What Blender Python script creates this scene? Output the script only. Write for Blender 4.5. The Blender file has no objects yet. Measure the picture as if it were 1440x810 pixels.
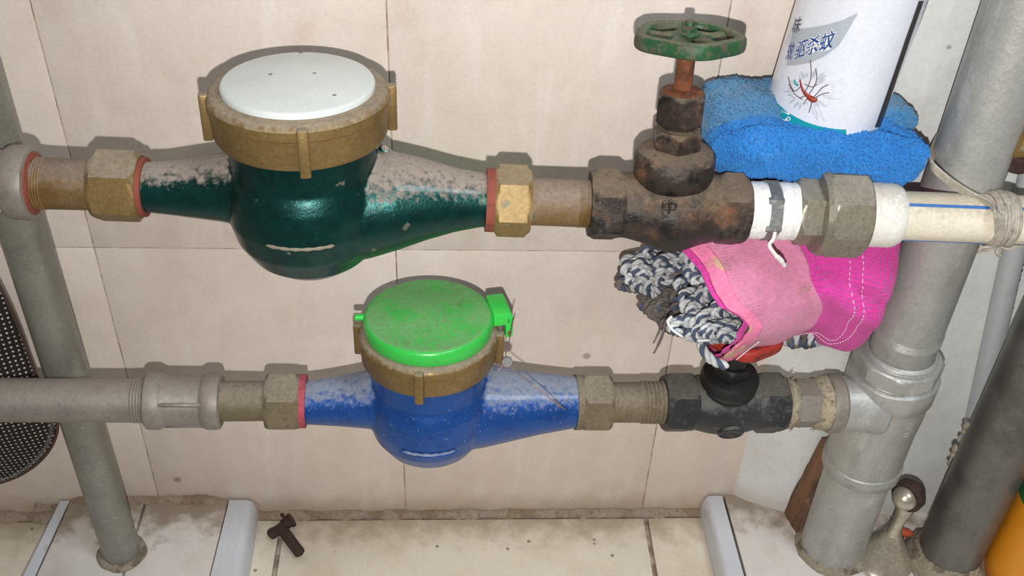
import bpy, bmesh, math, random
from mathutils import Vector, Matrix, noise
random.seed(7)
SC = bpy.context.scene
COL = SC.collection
PI = math.pi

# ---------------------------------------------------------------- camera (lengths in this file are mm, meshes are linked in metres)
def nrm(v): return Vector(v).normalized()
_D = nrm((-90, 1860, 1500)); _A = nrm((28000, 145, 1500)); _Z = -_D; _Y = _Z.cross(_A)
M3 = Matrix((_A, _Y, _Z))                       # lens axes -> world axes
CAM = Vector((0, -579, 710))
cd = bpy.data.cameras.new('camera'); cam = bpy.data.objects.new('camera', cd); COL.objects.link(cam)
cd.sensor_width = 36; cd.lens = 37.5; cd.clip_start = .01
_R = Matrix((M3 @ Vector((1, 0, 0)), M3 @ Vector((0, -1, 0)), M3 @ Vector((0, 0, -1)))).transposed()
cam.matrix_world = Matrix.Translation(CAM * .001) @ _R.to_4x4()
SC.camera = cam

# ---------------------------------------------------------------- light: dim room light, added overhead fill, phone flash just under the lens
wd = bpy.data.worlds.new('room_light'); SC.world = wd; wd.use_nodes = True
bg = wd.node_tree.nodes['Background']; bg.inputs[0].default_value = (1.0, .94, .88, 1); bg.inputs[1].default_value = .145
def area(name, loc, target, size, power, col):
    ld = bpy.data.lights.new(name, 'AREA'); ld.shape = 'DISK'; ld.size = size; ld.energy = power; ld.color = col
    o = bpy.data.objects.new(name, ld); COL.objects.link(o); o.location = loc
    o.rotation_euler = (Vector(target) - Vector(loc)).to_track_quat('-Z', 'Y').to_euler(); return o
area('overhead_fill', (.9, -.9, 2.3), (.15, 0, .3), .6, 17, (.84, .93, 1))  # unseen cool fill, added for metal reflections and a brighter right side
_f = CAM + M3 @ Vector((2, 55, 0))
fl = bpy.data.lights.new('phone_flash', 'SPOT'); fl.energy = 14; fl.shadow_soft_size = .0042; fl.spot_size = math.radians(135); fl.spot_blend = 1.0; fl.color = (1, .975, .95)
fo = bpy.data.objects.new('phone_flash', fl); COL.objects.link(fo); fo.location = _f * .001
fo.rotation_euler = (M3 @ Vector((.26, -.12, 1))).to_track_quat('-Z', 'Y').to_euler()
vs = SC.view_settings; vs.view_transform = 'Standard'; vs.look = 'None'; vs.gamma = 1; vs.exposure = 0.16

# ---------------------------------------------------------------- photo coordinates -> points at a real depth
def ray(px, py): return M3 @ Vector((px - 720, py - 405, 1500))
def P(px, py, Y):
    d = ray(px, py); return CAM + d * ((Y - CAM.y) / d.y)
def Pz(px, py, z):
    d = ray(px, py); return CAM + d * ((z - CAM.z) / d.z)
M3T = M3.transposed()
def proj(p):
    c = M3T @ (p - CAM); return c.x / c.z * 1500 + 720, c.y / c.z * 1500 + 405, c.z
def mmpx(p): return proj(p)[2] / 1500

# ---------------------------------------------------------------- materials
def _coord(nt, sc=(1, 1, 1), world=False, uv=False):
    if world: g = nt.nodes.new('ShaderNodeNewGeometry'); out = g.outputs['Position']
    else: g = nt.nodes.new('ShaderNodeTexCoord'); out = g.outputs['UV' if uv else 'Object']
    mp = nt.nodes.new('ShaderNodeMapping'); nt.links.new(out, mp.inputs[0])
    k = 1 if uv else 1000
    mp.inputs['Scale'].default_value = (sc[0] * k, sc[1] * k, sc[2] * k); return mp.outputs[0]
def _range(nt, v, lo, hi, a=0, b=1):
    r = nt.nodes.new('ShaderNodeMapRange'); r.interpolation_type = 'SMOOTHSTEP'
    nt.links.new(v, r.inputs[0])
    for i, x in enumerate((lo, hi, a, b)): r.inputs[1 + i].default_value = x
    return r.outputs[0]
def _noise(nt, scale, detail=4, st=(1, 1, 1), world=False):
    n = nt.nodes.new('ShaderNodeTexNoise'); n.inputs['Scale'].default_value = scale; n.inputs['Detail'].default_value = detail; n.inputs['Roughness'].default_value = .6
    nt.links.new(_coord(nt, st, world), n.inputs['Vector']); return n.outputs[0]
def _math(nt, op, a, b):
    m = nt.nodes.new('ShaderNodeMath'); m.operation = op
    for i, x in enumerate((a, b)):
        if isinstance(x, (int, float)): m.inputs[i].default_value = x
        else: nt.links.new(x, m.inputs[i])
    return m.outputs[0]
def _mask(nt, k):
    t = k[0]
    if t == 'n':                                   # noise: scale /mm, lo, hi, amount, stretch
        return _range(nt, _noise(nt, k[1], 5, k[5] if len(k) > 5 else (1, 1, 1)), k[2], k[3], 0, k[4])
    if t == 'up':                                  # settled dust: facing up, broken by noise
        g = nt.nodes.new('ShaderNodeNewGeometry'); s = nt.nodes.new('ShaderNodeSeparateXYZ'); nt.links.new(g.outputs['Normal'], s.inputs[0])
        n = _math(nt, 'SUBTRACT', _noise(nt, k[3], 6), .5)
        return _range(nt, _math(nt, 'ADD', s.outputs[2], _math(nt, 'MULTIPLY', n, k[4])), k[1], k[2], 0, k[5])
    if t == 'low':                                 # dirt near the floor
        g = nt.nodes.new('ShaderNodeNewGeometry'); s = nt.nodes.new('ShaderNodeSeparateXYZ'); nt.links.new(g.outputs['Position'], s.inputs[0])
        n = _math(nt, 'SUBTRACT', _noise(nt, k[3], 5, (1, 1, 1), True), .5)
        return _range(nt, _math(nt, 'ADD', _math(nt, 'MULTIPLY', s.outputs[2], 1000), _math(nt, 'MULTIPLY', n, k[4])), k[2], k[1], 0, k[5])
    if t == 'back':                                # dirt caught along the wall foot
        g = nt.nodes.new('ShaderNodeNewGeometry'); s = nt.nodes.new('ShaderNodeSeparateXYZ'); nt.links.new(g.outputs['Position'], s.inputs[0])
        n = _math(nt, 'SUBTRACT', _noise(nt, k[3], 6, (1, 1, 1), True), .5)
        return _range(nt, _math(nt, 'ADD', _math(nt, 'MULTIPLY', s.outputs[1], 1000), _math(nt, 'MULTIPLY', n, k[4])), k[1], k[2], 0, k[5])
    if t == 'spots':
        v = nt.nodes.new('ShaderNodeTexVoronoi'); v.inputs['Scale'].default_value = k[1]; nt.links.new(_coord(nt, (1, 1, 1), True), v.inputs['Vector'])
        s = nt.nodes.new('ShaderNodeSeparateXYZ'); nt.links.new(v.outputs['Color'], s.inputs[0])
        return _math(nt, 'MULTIPLY', _range(nt, v.outputs['Distance'], k[2], k[2] * .5, 0, k[3]), _math(nt, 'LESS_THAN', s.outputs[0], k[4]))
    if t == 'dots':                                # regular woven dots on UV
        v = nt.nodes.new('ShaderNodeTexVoronoi'); v.inputs['Scale'].default_value = 1; v.inputs['Randomness'].default_value = .12
        nt.links.new(_coord(nt, (k[1], k[2], 1), uv=True), v.inputs['Vector']); return _range(nt, v.outputs['Distance'], k[3], k[3] * .6, 0, 1)
MATS = {}
def mat(name, base, rough=.5, metal=0, layers=(), bump=None, spec=.5, weave=None, coat=0, var=0, sheen=0, grime=None):
    if grime is None: grime = .05 if not bump or 'tile' in name or 'plaster' in name or 'edging' in name or 'lid' in name or name.endswith('plastic') else (.12 if 'canvas' in name or 'tape' in name or 'terry' in name or 'enamel' in name else (.1 if 'pipe' in name or 'fitting' in name else .17))
    if name in MATS: return MATS[name]
    m = bpy.data.materials.new(name); m.use_nodes = True; nt = m.node_tree; b = nt.nodes['Principled BSDF']
    b.inputs['Specular IOR Level'].default_value = spec; b.inputs['Coat Weight'].default_value = coat; b.inputs['Coat Roughness'].default_value = .15
    if sheen: b.inputs['Sheen Weight'].default_value = sheen
    def s2l(c): return tuple((x / 255 / 12.92 if x / 255 <= .04045 else ((x / 255 + .055) / 1.055) ** 2.4) for x in c) + (1,)
    rgb = nt.nodes.new('ShaderNodeRGB'); rgb.outputs[0].default_value = s2l(base); c = rgb.outputs[0]
    rv = nt.nodes.new('ShaderNodeValue'); rv.outputs[0].default_value = rough; r = rv.outputs[0]
    mv = nt.nodes.new('ShaderNodeValue'); mv.outputs[0].default_value = metal; me = mv.outputs[0]
    for lay in layers:
        k, col = lay[0], lay[1]; mk = _mask(nt, k)
        x = nt.nodes.new('ShaderNodeMix'); x.data_type = 'RGBA'; nt.links.new(mk, x.inputs[0]); nt.links.new(c, x.inputs[6]); x.inputs[7].default_value = s2l(col); c = x.outputs[2]
        for i, cur in ((2, 'r'), (3, 'm')):
            if len(lay) > i and lay[i] is not None:
                y = nt.nodes.new('ShaderNodeMix'); nt.links.new(mk, y.inputs[0]); nt.links.new(r if cur == 'r' else me, y.inputs[2]); y.inputs[3].default_value = lay[i]
                if cur == 'r': r = y.outputs[0]
                else: me = y.outputs[0]
    if grime:
        g1 = _range(nt, _noise(nt, .45, 6), .3, .7, 1 - grime, 1 + grime * .55); g2 = _range(nt, _noise(nt, .05, 4), .3, .7, 1 - grime * .6, 1 + grime * .5)
        h = nt.nodes.new('ShaderNodeHueSaturation'); nt.links.new(_math(nt, 'MULTIPLY', g1, g2), h.inputs['Value']); nt.links.new(c, h.inputs['Color']); c = h.outputs[0]
    if var:
        oi = nt.nodes.new('ShaderNodeObjectInfo'); h = nt.nodes.new('ShaderNodeHueSaturation'); nt.links.new(_range(nt, oi.outputs['Random'], 0, 1, 1 - var, 1 + var), h.inputs['Value']); nt.links.new(c, h.inputs['Color']); c = h.outputs[0]
    nt.links.new(c, b.inputs['Base Color']); nt.links.new(r, b.inputs['Roughness']); nt.links.new(me, b.inputs['Metallic'])
    nl = None
    if bump:                                        # list of (scale, distance mm)
        for sc_, di in bump:
            bp = nt.nodes.new('ShaderNodeBump'); bp.inputs['Distance'].default_value = di * .001; nt.links.new(_noise(nt, sc_, 4), bp.inputs['Height'])
            if nl: nt.links.new(nl, bp.inputs['Normal'])
            nl = bp.outputs[0]
    if weave:
        hs = []
        for ax, sc_ in ((0, weave[0]), (1, weave[1])):
            w = nt.nodes.new('ShaderNodeTexWave'); w.bands_direction = 'XY'[ax]; w.inputs['Scale'].default_value = 1; w.inputs['Distortion'].default_value = .3
            nt.links.new(_coord(nt, (sc_ if ax == 0 else 1, sc_ if ax == 1 else 1, 1), uv=True), w.inputs['Vector']); hs.append(w.outputs['Fac'])
        bp = nt.nodes.new('ShaderNodeBump'); bp.inputs['Distance'].default_value = weave[2] * .001; nt.links.new(_math(nt, 'MULTIPLY', hs[0], hs[1]), bp.inputs['Height'])
        if nl: nt.links.new(nl, bp.inputs['Normal'])
        nl = bp.outputs[0]
        dk = nt.nodes.new('ShaderNodeMix'); dk.data_type = 'RGBA'; dk.blend_type = 'MULTIPLY'
        nt.links.new(_range(nt, _math(nt, 'MULTIPLY', hs[0], hs[1]),   .25, 0, 0, .38), dk.inputs[0]); nt.links.new(c, dk.inputs[6]); dk.inputs[7].default_value = (.5, .3, .42, 1); nt.links.new(dk.outputs[2], b.inputs['Base Color'])
    if nl: nt.links.new(nl, b.inputs['Normal'])
    MATS[name] = m; return m

DUST = (158, 146, 134)
tile_m = mat('glazed_wall_tile', (226, 214, 203), .38, 0, [(('n', .008, .35, .65, .55), (216, 199, 187)), (('n', .05, .52, .7, .35, (1, .25, .25)), (234, 228, 220)), (('n', .03, .56, .7, .35, (1, 1, 1)), (214, 190, 176)), (('spots', .022, .09, .6, .3), (120, 98, 80)), (('low', 2, 30, .05, 30, .55), (176, 156, 122))], bump=[(.04, .25)], spec=.45)
floor_m = mat('glazed_floor_tile', (226, 216, 198), .4, 0, [(('n', .02, .45, .7, .6), (206, 190, 164)), (('n', .012, .6, .68, .5), (196, 160, 110)), (('back', -40, 0, .05, 100, .6), (160, 142, 116)), (('spots', .07, .14, .8, .35), (110, 90, 72))], bump=[(.05, .2)])
grout_m = mat('dirty_grout', (190, 176, 160), .9, 0, [(('n', .08, .45, .6, .7), (126, 108, 88))], bump=[(.5, .6)])
cove_m = mat('grimy_cement', (164, 148, 130), .95, 0, [(('n', .05, .45, .6, .8), (130, 110, 84)), (('n', .3, .55, .7, .5), (96, 80, 62))], bump=[(.4, .8)])
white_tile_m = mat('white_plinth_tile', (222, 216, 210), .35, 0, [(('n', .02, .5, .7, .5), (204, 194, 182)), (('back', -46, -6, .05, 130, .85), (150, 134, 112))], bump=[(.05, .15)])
trim_m = mat('pale_edging', (204, 206, 212), .35, 0, [(('n', .05, .55, .7, .5), (176, 168, 160))], bump=[(.1, .2)])
plaster_m = mat('white_painted_plaster', (222, 223, 220), .5, 0, [(('n', .02, .45, .7, .5), (204, 200, 194)), (('spots', .05, .12, .7, .25), (120, 112, 104)), (('low', 24, 45, .08, 16, .4), (190, 180, 164))], bump=[(.06, .8), (.3, .15)])
galv = mat('grey_painted_pipe', (144, 143, 133), .42, .45, [(('n', .04, .45, .65, .5), (126, 124, 116)), (('n', .25, .6, .72, .5), (180, 182, 178)), (('n', .02, .58, .7, .5), (112, 102, 84)), (('up', .55, 1.1, .28, 0.90, .5), DUST, .9)], bump=[(.3, .12)], coat=.1)
galv_old = mat('grey_dusty_pipe', (150, 144, 135), .5, .4, [(('n', .04, .45, .65, .6), (140, 130, 122)), (('n', .15, .58, .7, .5), (112, 100, 86)), (('up', .3, 1.1, .28, 0.90, .6), DUST, .9)], bump=[(.3, .15)])
bigpipe_m = mat('silver_painted_pipe', (176, 176, 171), .46, .35, [(('n', .02, .45, .65, .6, (1, 1, .3)), (142, 142, 136)), (('n', .07, .6, .68, .5, (1, 1, .25)), (198, 200, 198)), (('n', .05, .62, .74, .35, (1, 1, .4)), (134, 118, 98))], bump=[(.12, .4), (.5, .12)], coat=.08)
darkpipe_m = mat('dark_grey_pipe', (120, 117, 112), .42, .6, [(('n', .03, .45, .65, .6), (92, 88, 82)), (('n', .08, .6, .7, .5), (134, 128, 118))], bump=[(.2, .15)])
brass = mat('aged_brass', (142, 118, 72), .42, .6, [(('n', .06, .42, .62, .7), (124, 98, 60), .6, .4), (('n', .3, .56, .68, .4), (92, 76, 56), .8, 0), (('up', .35, 1.0, .28, 1.35, .85), (150, 138, 122), .95, 0)], bump=[(.5, .12), (.1, .2)])
brass_green = mat('brass_with_verdigris', (150, 124, 76), .52, .3, [(('n', .06, .45, .62, .6), (132, 106, 64), .5, .4), (('n', .055, .56, .62, .8), (132, 152, 134), .9, 0), (('up', .6, 1.1, .28, 1.20, .7), (152, 140, 122), .95, 0)], bump=[(.5, .12)])
nipple_m = mat('tarnished_nipple', (142, 112, 68), .42, .55, [(('n', .05, .45, .6, .8), (118, 100, 80), .7, .2), (('n', .12, .58, .66, .6), (94, 74, 54), .9, 0), (('up', .25, .9, .28, 1.05, .75), (140, 126, 116), .95, 0)], bump=[(.4, .15)])
dirtynut = mat('dusty_olive_nut', (124, 112, 88), .6, .3, [(('n', .06, .45, .62, .7), (110, 98, 76), .8, .1), (('up', .3, 1.1, .28, 0.90, .7), (150, 140, 126), .95, 0), (('n', .3, .58, .7, .5), (86, 76, 62))], bump=[(.5, .2)])
green_m = mat('green_enamel_body', (7, 66, 62), .33, .7, [(('n', .1, .45, .62, .6), (5, 46, 46)), (('n', .09, .66, .69, .6), (120, 116, 100), .8, 0), (('up', .52, .95, .28, 1.20, .97), (152, 140, 130), .98, 0)], bump=[(.6, .18), (.12, .25)], coat=.25)
blue_m = mat('blue_enamel_body', (24, 78, 154), .34, .35, [(('n', .1, .5, .66, .4), (14, 46, 108)), (('n', .4, .66, .7, .7), (150, 160, 172), .9), (('up', .52, 1.0, .28, 1.27, .93), (138, 146, 160), .98, 0)], bump=[(.6, .15), (.12, .2)], coat=.25)
white_plastic = mat('off_white_plastic', (208, 214, 212), .4, 0, [(('n', .04, .5, .75, .35), (192, 198, 194)), (('spots', .08, .12, .9, .3), (70, 64, 56))])
lid_green = mat('bright_green_plastic', (58, 190, 76), .3, 0, [(('up', .92, 1.02, .035, .5, .62), (126, 168, 116), .95), (('up', .95, 1.1, .4, 1.1, .5), (120, 142, 102), .95), (('n', .09, .6, .66, .3), (96, 112, 74), .9)], bump=[(.4, .08)])
green_plain = mat('green_plastic', (58, 208, 78), .3, 0)
red_washer = mat('red_fibre_gasket', (138, 70, 56), .8, 0, [(('n', .2, .5, .65, .6), (104, 60, 46))])
pink_washer = mat('pink_gasket', (176, 78, 92), .8, 0, [(('n', .2, .5, .65, .5), (120, 60, 60))])
rust_iron = mat('rusty_black_iron', (50, 42, 37), .5, .2, [(('n', .05, .46, .64, .7), (86, 64, 50), .85, 0), (('n', .05, .57, .68, .75), (116, 76, 50), .9, 0), (('n', .06, .47, .38, .9), (24, 23, 24), .35, .1), (('up', .2, 1.0, .28, 1.35, .8), (122, 106, 88), .98, 0)], bump=[(.45, .45), (.12, .6)])
rust_stem = mat('rusty_stem', (128, 76, 48), .8, .2, [(('n', .12, .45, .62, .7), (82, 50, 38)), (('n', .2, .6, .7, .6), (164, 118, 88))], bump=[(.6, .3)])
wheel_green = mat('chipped_green_paint', (34, 80, 46), .45, 0, [(('n', .09, .5, .6, .8), (86, 84, 66), .8), (('n', .11, .56, .62, .85), (96, 78, 68), .9), (('up', .75, 1.1, .28, 0.75, .6), (132, 124, 100), .95)], bump=[(.4, .35)])
black_iron = mat('black_painted_iron', (44, 46, 48), .42, .1, [(('n', .06, .5, .66, .6), (58, 62, 66), .5), (('n', .12, .6, .7, .6), (110, 98, 80), .9), (('up', .4, 1.0, .28, 1.20, .75), (112, 108, 98), .98)], bump=[(.4, .35)])
black_dark = mat('soot_black_iron', (24, 23, 22), .6, 0, [(('n', .15, .6, .72, .4), (66, 58, 50))], bump=[(.4, .3)])
red_paint = mat('worn_red_paint', (160, 46, 32), .55, 0, [(('n', .1, .5, .62, .8), (66, 40, 32), .8), (('n', .2, .6, .7, .5), (190, 80, 60))], bump=[(.3, .4)])
ptfe = mat('white_thread_seal_tape', (238, 236, 232), .6, 0, [(('n', .2, .55, .7, .5), (196, 188, 180))], bump=[(.5, .3)])
zinc = mat('dull_zinc', (126, 128, 126), .5, .4, [(('n', .3, .56, .64, .5), (180, 180, 178))], bump=[(.5, .25)])
nickel = mat('dusty_nickel_union', (148, 142, 126), .42, .55, [(('n', .06, .45, .65, .7), (124, 116, 98), .6, .3), (('up', .3, 1.1, .28, 0.90, .6), (156, 148, 136), .95, 0), (('n', .3, .6, .7, .5), (88, 78, 64))], bump=[(.5, .12)])
ppr_m = mat('cream_plastic_pipe', (232, 224, 202), .42, 0, [(('up', .35, 1.0, .28, 1.05, .6), (178, 162, 140), .9), (('n', .05, .62, .8, .3), (190, 180, 160))], bump=[(.3, .1)])
pprfit_m = mat('white_plastic_fitting', (232, 230, 222), .42, 0, [(('up', .5, 1.1, .28, 1.35, .55), (176, 158, 140), .9)], bump=[(.3, .1)])
blue_line = mat('blue_stripe', (52, 110, 178), .5)
fibre_m = mat('hemp_fibre', (176, 164, 140), .95, 0, [(('n', .3, .5, .65, .6), (130, 106, 84))], bump=[(1.2, .8)])
string_m = mat('old_plastic_twine', (178, 170, 156), .5, 0, [(('n', .2, .5, .65, .5), (140, 128, 112))], bump=[(.6, .3)])
towel_m = mat('blue_terry', (42, 132, 208), .95, 0, [(('n', .08, .5, .7, .5), (24, 104, 184)), (('n', .05, .6, .75, .4), (90, 150, 200))], bump=[(1.4, .5)], sheen=.1)
towel_dust = mat('blue_terry_dusty', (60, 128, 176), .95, 0, [(('up', .3, 1.1, .28, 1.05, .5), (112, 140, 158))], bump=[(1.4, .5)], sheen=.3)
pink_m = mat('magenta_canvas', (242, 70, 182), .8, 0, [(('n', .02, .45, .65, .5), (226, 56, 164))], bump=[(.03, 1.0)], weave=(15, 28, .7), sheen=.2)
cuff_m = mat('pale_pink_canvas', (236, 150, 186), .85, 0, [(('n', .04, .48, .66, .6), (214, 128, 160)), (('n', .035, .6, .68, .6), (170, 132, 124)), (('n', .3, .62, .7, .4), (160, 96, 112))], bump=[(.1, .4)], weave=(26, 44, .25), sheen=.2)
cuffband_m = mat('pink_binding', (238, 132, 172), .85, 0, [(('n', .07, .56, .64, .75), (206, 190, 138))], bump=[(.6, .3)])
yarn_w = mat('grey_white_yarn', (204, 206, 206), .95, 0, [(('n', .2, .5, .65, .6), (146, 150, 156))], bump=[(1.5, .5)], var=.22)
yarn_b = mat('blue_grey_yarn', (78, 88, 110), .95, 0, [(('n', .15, .5, .65, .5), (44, 52, 74))], bump=[(1.5, .5)], var=.25)
yarn_g = mat('shaded_grey_yarn', (112, 104, 98), .95, 0, [(('n', .2, .5, .65, .5), (76, 70, 66))], bump=[(1.5, .5)], var=.2)  # grey yarn; shade on the far-left strands is put into this darker colour
stitch_m = mat('pale_thread', (232, 170, 210), .8)
can_m = mat('white_enamelled_tin', (226, 230, 240), .22, 0, [(('spots', .05, .06, .8, .2), (120, 120, 124))], coat=.5)
can_silver = mat('silver_tin', (160, 160, 164), .3, .7)
d_grey = mat('grey_print', (176, 184, 192), .3); d_ray = mat('pale_grey_print', (190, 196, 208), .3); d_blue = mat('blue_ink', (34, 72, 142), .3); d_dark = mat('charcoal_ink', (84, 86, 94), .3)
d_teal = mat('teal_print', (30, 156, 168), .3); d_white = mat('white_print', (244, 247, 250), .3); d_black = mat('black_print', (52, 48, 46), .4); d_red = mat('red_brown_print', (150, 56, 42), .35); d_leg = mat('brown_grey_print', (104, 80, 82), .4)
dot_m = mat('black_dotted_fabric', (30, 24, 22), .85, 0, [(('dots', 1, 1, .25), (206, 198, 190))], bump=[(.4, .2)])
bind_m = mat('dark_binding', (84, 58, 52), .85); zig_m = mat('grey_thread', (160, 158, 156), .8)
wood_m = mat('weathered_wood', (122, 88, 62), .8, 0, [(('n', .09, .45, .62, .8, (1, 1, .15)), (72, 50, 38)), (('n', .2, .6, .7, .6, (1, 1, .2)), (168, 134, 100))], bump=[(.3, .5)])
bell_m = mat('tarnished_steel', (196, 186, 168), .28, .65, [(('n', .08, .5, .75, .4), (130, 116, 98), .5, .5)], bump=[(.4, .12)])
rustbolt_m = mat('rusted_brown_iron', (66, 46, 40), .85, .1, [(('n', .15, .5, .65, .6), (40, 28, 26)), (('n', .2, .64, .72, .5), (110, 92, 80))], bump=[(.5, .5)])
yellow_m = mat('yellow_plastic', (232, 150, 30), .4, 0, [(('low', 30, 52, .06, 12, .75), (168, 92, 26)), (('n', .08, .62, .7, .5), (170, 110, 40)), (('n', .01, .5, .7, .4), (214, 124, 24))], bump=[(.1, .3)])
greenlab_m = mat('green_label', (40, 106, 60), .5); orange_m = mat('orange_scrap_plastic', (206, 96, 66), .6); wire_m = mat('pinkish_copper_wire', (178, 146, 138), .4, .3); lead_m = mat('lead_seal', (128, 128, 128), .5, .4)
crust_m = mat('crusty_mortar', (150, 140, 122), .95, 0, [(('n', .1, .5, .62, .8), (96, 84, 68)), (('n', .06, .6, .7, .5), (196, 190, 176))], bump=[(.3, 1.2)])

# ---------------------------------------------------------------- object plumbing
ORG = {}
def build(name, bm, m, parent=None, loc=None, sharp=32, smooth=True):
    if parent is not None: o = ORG[parent.name]
    else:
        if loc is None:
            xs = [v.co for v in bm.verts]; o = Vector(((min(v.x for v in xs) + max(v.x for v in xs)) / 2, (min(v.y for v in xs) + max(v.y for v in xs)) / 2, min(v.z for v in xs)))
        else: o = Vector(loc)
    me = bpy.data.meshes.new(name)
    for v in bm.verts: v.co = (v.co - o) * .001
    for f in bm.faces: f.smooth = smooth
    if smooth:
        lim = math.radians(sharp)
        for e in bm.edges:
            if len(e.link_faces) == 2 and e.calc_face_angle(0) > lim: e.smooth = False
    bm.to_mesh(me); bm.free()
    for mm in (m if isinstance(m, (list, tuple)) else [m]): me.materials.append(mm)
    ob = bpy.data.objects.new(name, me); COL.objects.link(ob)
    if parent is not None: ob.parent = parent
    else: ob.location = o * .001
    ORG[ob.name] = o; return ob
def thing(name, loc, label, cat, group=None):
    o = bpy.data.objects.new(name, None); COL.objects.link(o); o.empty_display_size = .02; o.location = Vector(loc) * .001
    ORG[o.name] = Vector(loc); return tag(o, label, cat, group)
def tag(o, label, cat, group=None):
    o['label'] = label; o['category'] = cat
    if group: o['group'] = group
    return o
def struct(o): o['kind'] = 'structure'; return o
def stuff(o): o['kind'] = 'stuff'; return o

# ---------------------------------------------------------------- shapes
def frame(d):
    d = d.normalized(); a = Vector((0, 0, 1)) if abs(d.z) < .9 else Vector((0, -1, 0))
    x = a.cross(d).normalized(); y = d.cross(x); return x, y, d
def revolve(bm, org, d, prof, n=48, hexa=None, rot=0, mi=0, sides=6, jit=0):
    """prof: list of (distance along d, radius); hexa = list of apothems (None = round)"""
    x, y, z = frame(d); rings = []
    for i, (s, r) in enumerate(prof):
        if r <= 1e-6: rings.append([bm.verts.new(org + z * s)]); continue
        ring = []
        for k in range(n):
            a = 2 * PI * k / n; rr = r
            if hexa and hexa[i]:
                w = (a % (2 * PI / sides)) - PI / sides; rr = min(r, hexa[i] / math.cos(w))
            p = org + z * s + (x * math.cos(a + rot) + y * math.sin(a + rot)) * rr
            if jit: p += Vector(noise.noise_vector(p * .12)) * jit
            ring.append(bm.verts.new(p))
        rings.append(ring)
    for a, b in zip(rings, rings[1:]):
        la, lb = len(a), len(b)
        if la == 1 and lb == 1: continue
        for k in range(n):
            q = (k + 1) % n
            if la == 1: f = bm.faces.new((a[0], b[q], b[k]))
            elif lb == 1: f = bm.faces.new((a[k], a[q], b[0]))
            else: f = bm.faces.new((a[k], a[q], b[q], b[k]))
            f.material_index = mi
    return bm
def lathe(org, d, prof, n=48, **k):
    bm = bmesh.new(); revolve(bm, org, d, prof, n, **k); bmesh.ops.recalc_face_normals(bm, faces=bm.faces); return bm
def nut(org, d, L, rc, rin=0, ch=.12, rot=0, n=72, sides=6, jit=0):
    """chamfered hexagon of corner radius rc and length L"""
    ap = rc * math.cos(PI / sides); c = rc * ch
    pr = [(0, rin), (0, ap * .97), (c * .35, ap * 1.03), (c * .8, rc * .99), (c, rc * 1.01), (L - c, rc * 1.01), (L - c * .8, rc * .99), (L - c * .35, ap * 1.03), (L, ap * .97), (L, rin)]
    hx = [None if q[1] == rin else ap for q in pr]
    return lathe(org, d, pr, n, hexa=hx, rot=rot, sides=sides, jit=jit)
def sweep(bm, pts, r, n=8, closed=False, mi=0, flat=1.0, cap=True):
    N = len(pts); rr = r if isinstance(r, (list, tuple)) else [r] * N; rings = []; u = None
    for i, p in enumerate(pts):
        t = (pts[(i + 1) % N if closed else min(i + 1, N - 1)] - pts[(i - 1) % N if closed else max(i - 1, 0)])
        t = t.normalized() if t.length > 1e-9 else Vector((1, 0, 0))
        if u is None: u = frame(t)[0]
        u = (u - t * u.dot(t)).normalized(); w = t.cross(u)
        rings.append([bm.verts.new(p + (u * math.cos(2 * PI * k / n) + w * math.sin(2 * PI * k / n) * flat) * rr[i]) for k in range(n)])
    for i in range(N if closed else N - 1):
        a, b = rings[i], rings[(i + 1) % N]
        for k in range(n):
            f = bm.faces.new((a[k], a[(k + 1) % n], b[(k + 1) % n], b[k])); f.material_index = mi
    if not closed and cap:
        for rg in (rings[0][::-1], rings[-1]): f = bm.faces.new(rg); f.material_index = mi
    return bm
def tube(pts, r, n=10, **k): return sweep(bmesh.new(), pts, r, n, **k)
def spline(P_, m=8, closed=False):
    out = []; N = len(P_)
    for i in range(N if closed else N - 1):
        g = (lambda j: P_[j % N]) if closed else (lambda j: P_[max(0, min(N - 1, j))])
        a, b, c, d = g(i - 1), g(i), g(i + 1), g(i + 2)
        for k in range(m):
            t = k / m
            out.append(.5 * ((2 * b) + (c - a) * t + (2 * a - 5 * b + 4 * c - d) * t * t + (3 * b - a - 3 * c + d) * t ** 3))
    if not closed: out.append(P_[-1].copy())
    return out
def box(bm, c, s, bev=0, rot=None, mi=0):
    g = bmesh.ops.create_cube(bm, size=1); vs_ = g['verts']
    for v in vs_: v.co = Vector((v.co.x * s[0], v.co.y * s[1], v.co.z * s[2]))
    if bev:
        es = list({e for v in vs_ for e in v.link_edges}); r = bmesh.ops.bevel(bm, geom=es, offset=bev, segments=2, affect='EDGES', profile=.5)
        vs_ = list({v for f in r['faces'] for v in f.verts} | {v for v in vs_ if v.is_valid})
        st = [v for v in vs_ if v.is_valid]; seen = set(st)
        while st:
            v = st.pop()
            for e in v.link_edges:
                o = e.other_vert(v)
                if o not in seen: seen.add(o); st.append(o)
        vs_ = list(seen)
    for v in vs_:
        if rot is not None: v.co = rot @ v.co
        v.co += Vector(c)
    return vs_
def bx(c, s, bev=0, rot=None): bm = bmesh.new(); box(bm, c, s, bev, rot); return bm
def grid(nu, nv, f, cu=False, cv=False, bm=None, uvs=(1, 1), mi=0):
    bm = bm or bmesh.new(); uvl = bm.loops.layers.uv.verify()
    V = [[bm.verts.new(f(i / (nu if cu else nu - 1), j / (nv if cv else nv - 1))) for j in range(nv)] for i in range(nu)]
    for i in range(nu if cu else nu - 1):
        for j in range(nv if cv else nv - 1):
            q = [(i, j), (i + 1, j), (i + 1, j + 1), (i, j + 1)]
            fc = bm.faces.new([V[a % nu][b % nv] for a, b in q]); fc.material_index = mi
            for l, (a, b) in zip(fc.loops, q): l[uvl].uv = (a / nu * uvs[0], b / nv * uvs[1])
    return bm
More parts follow.
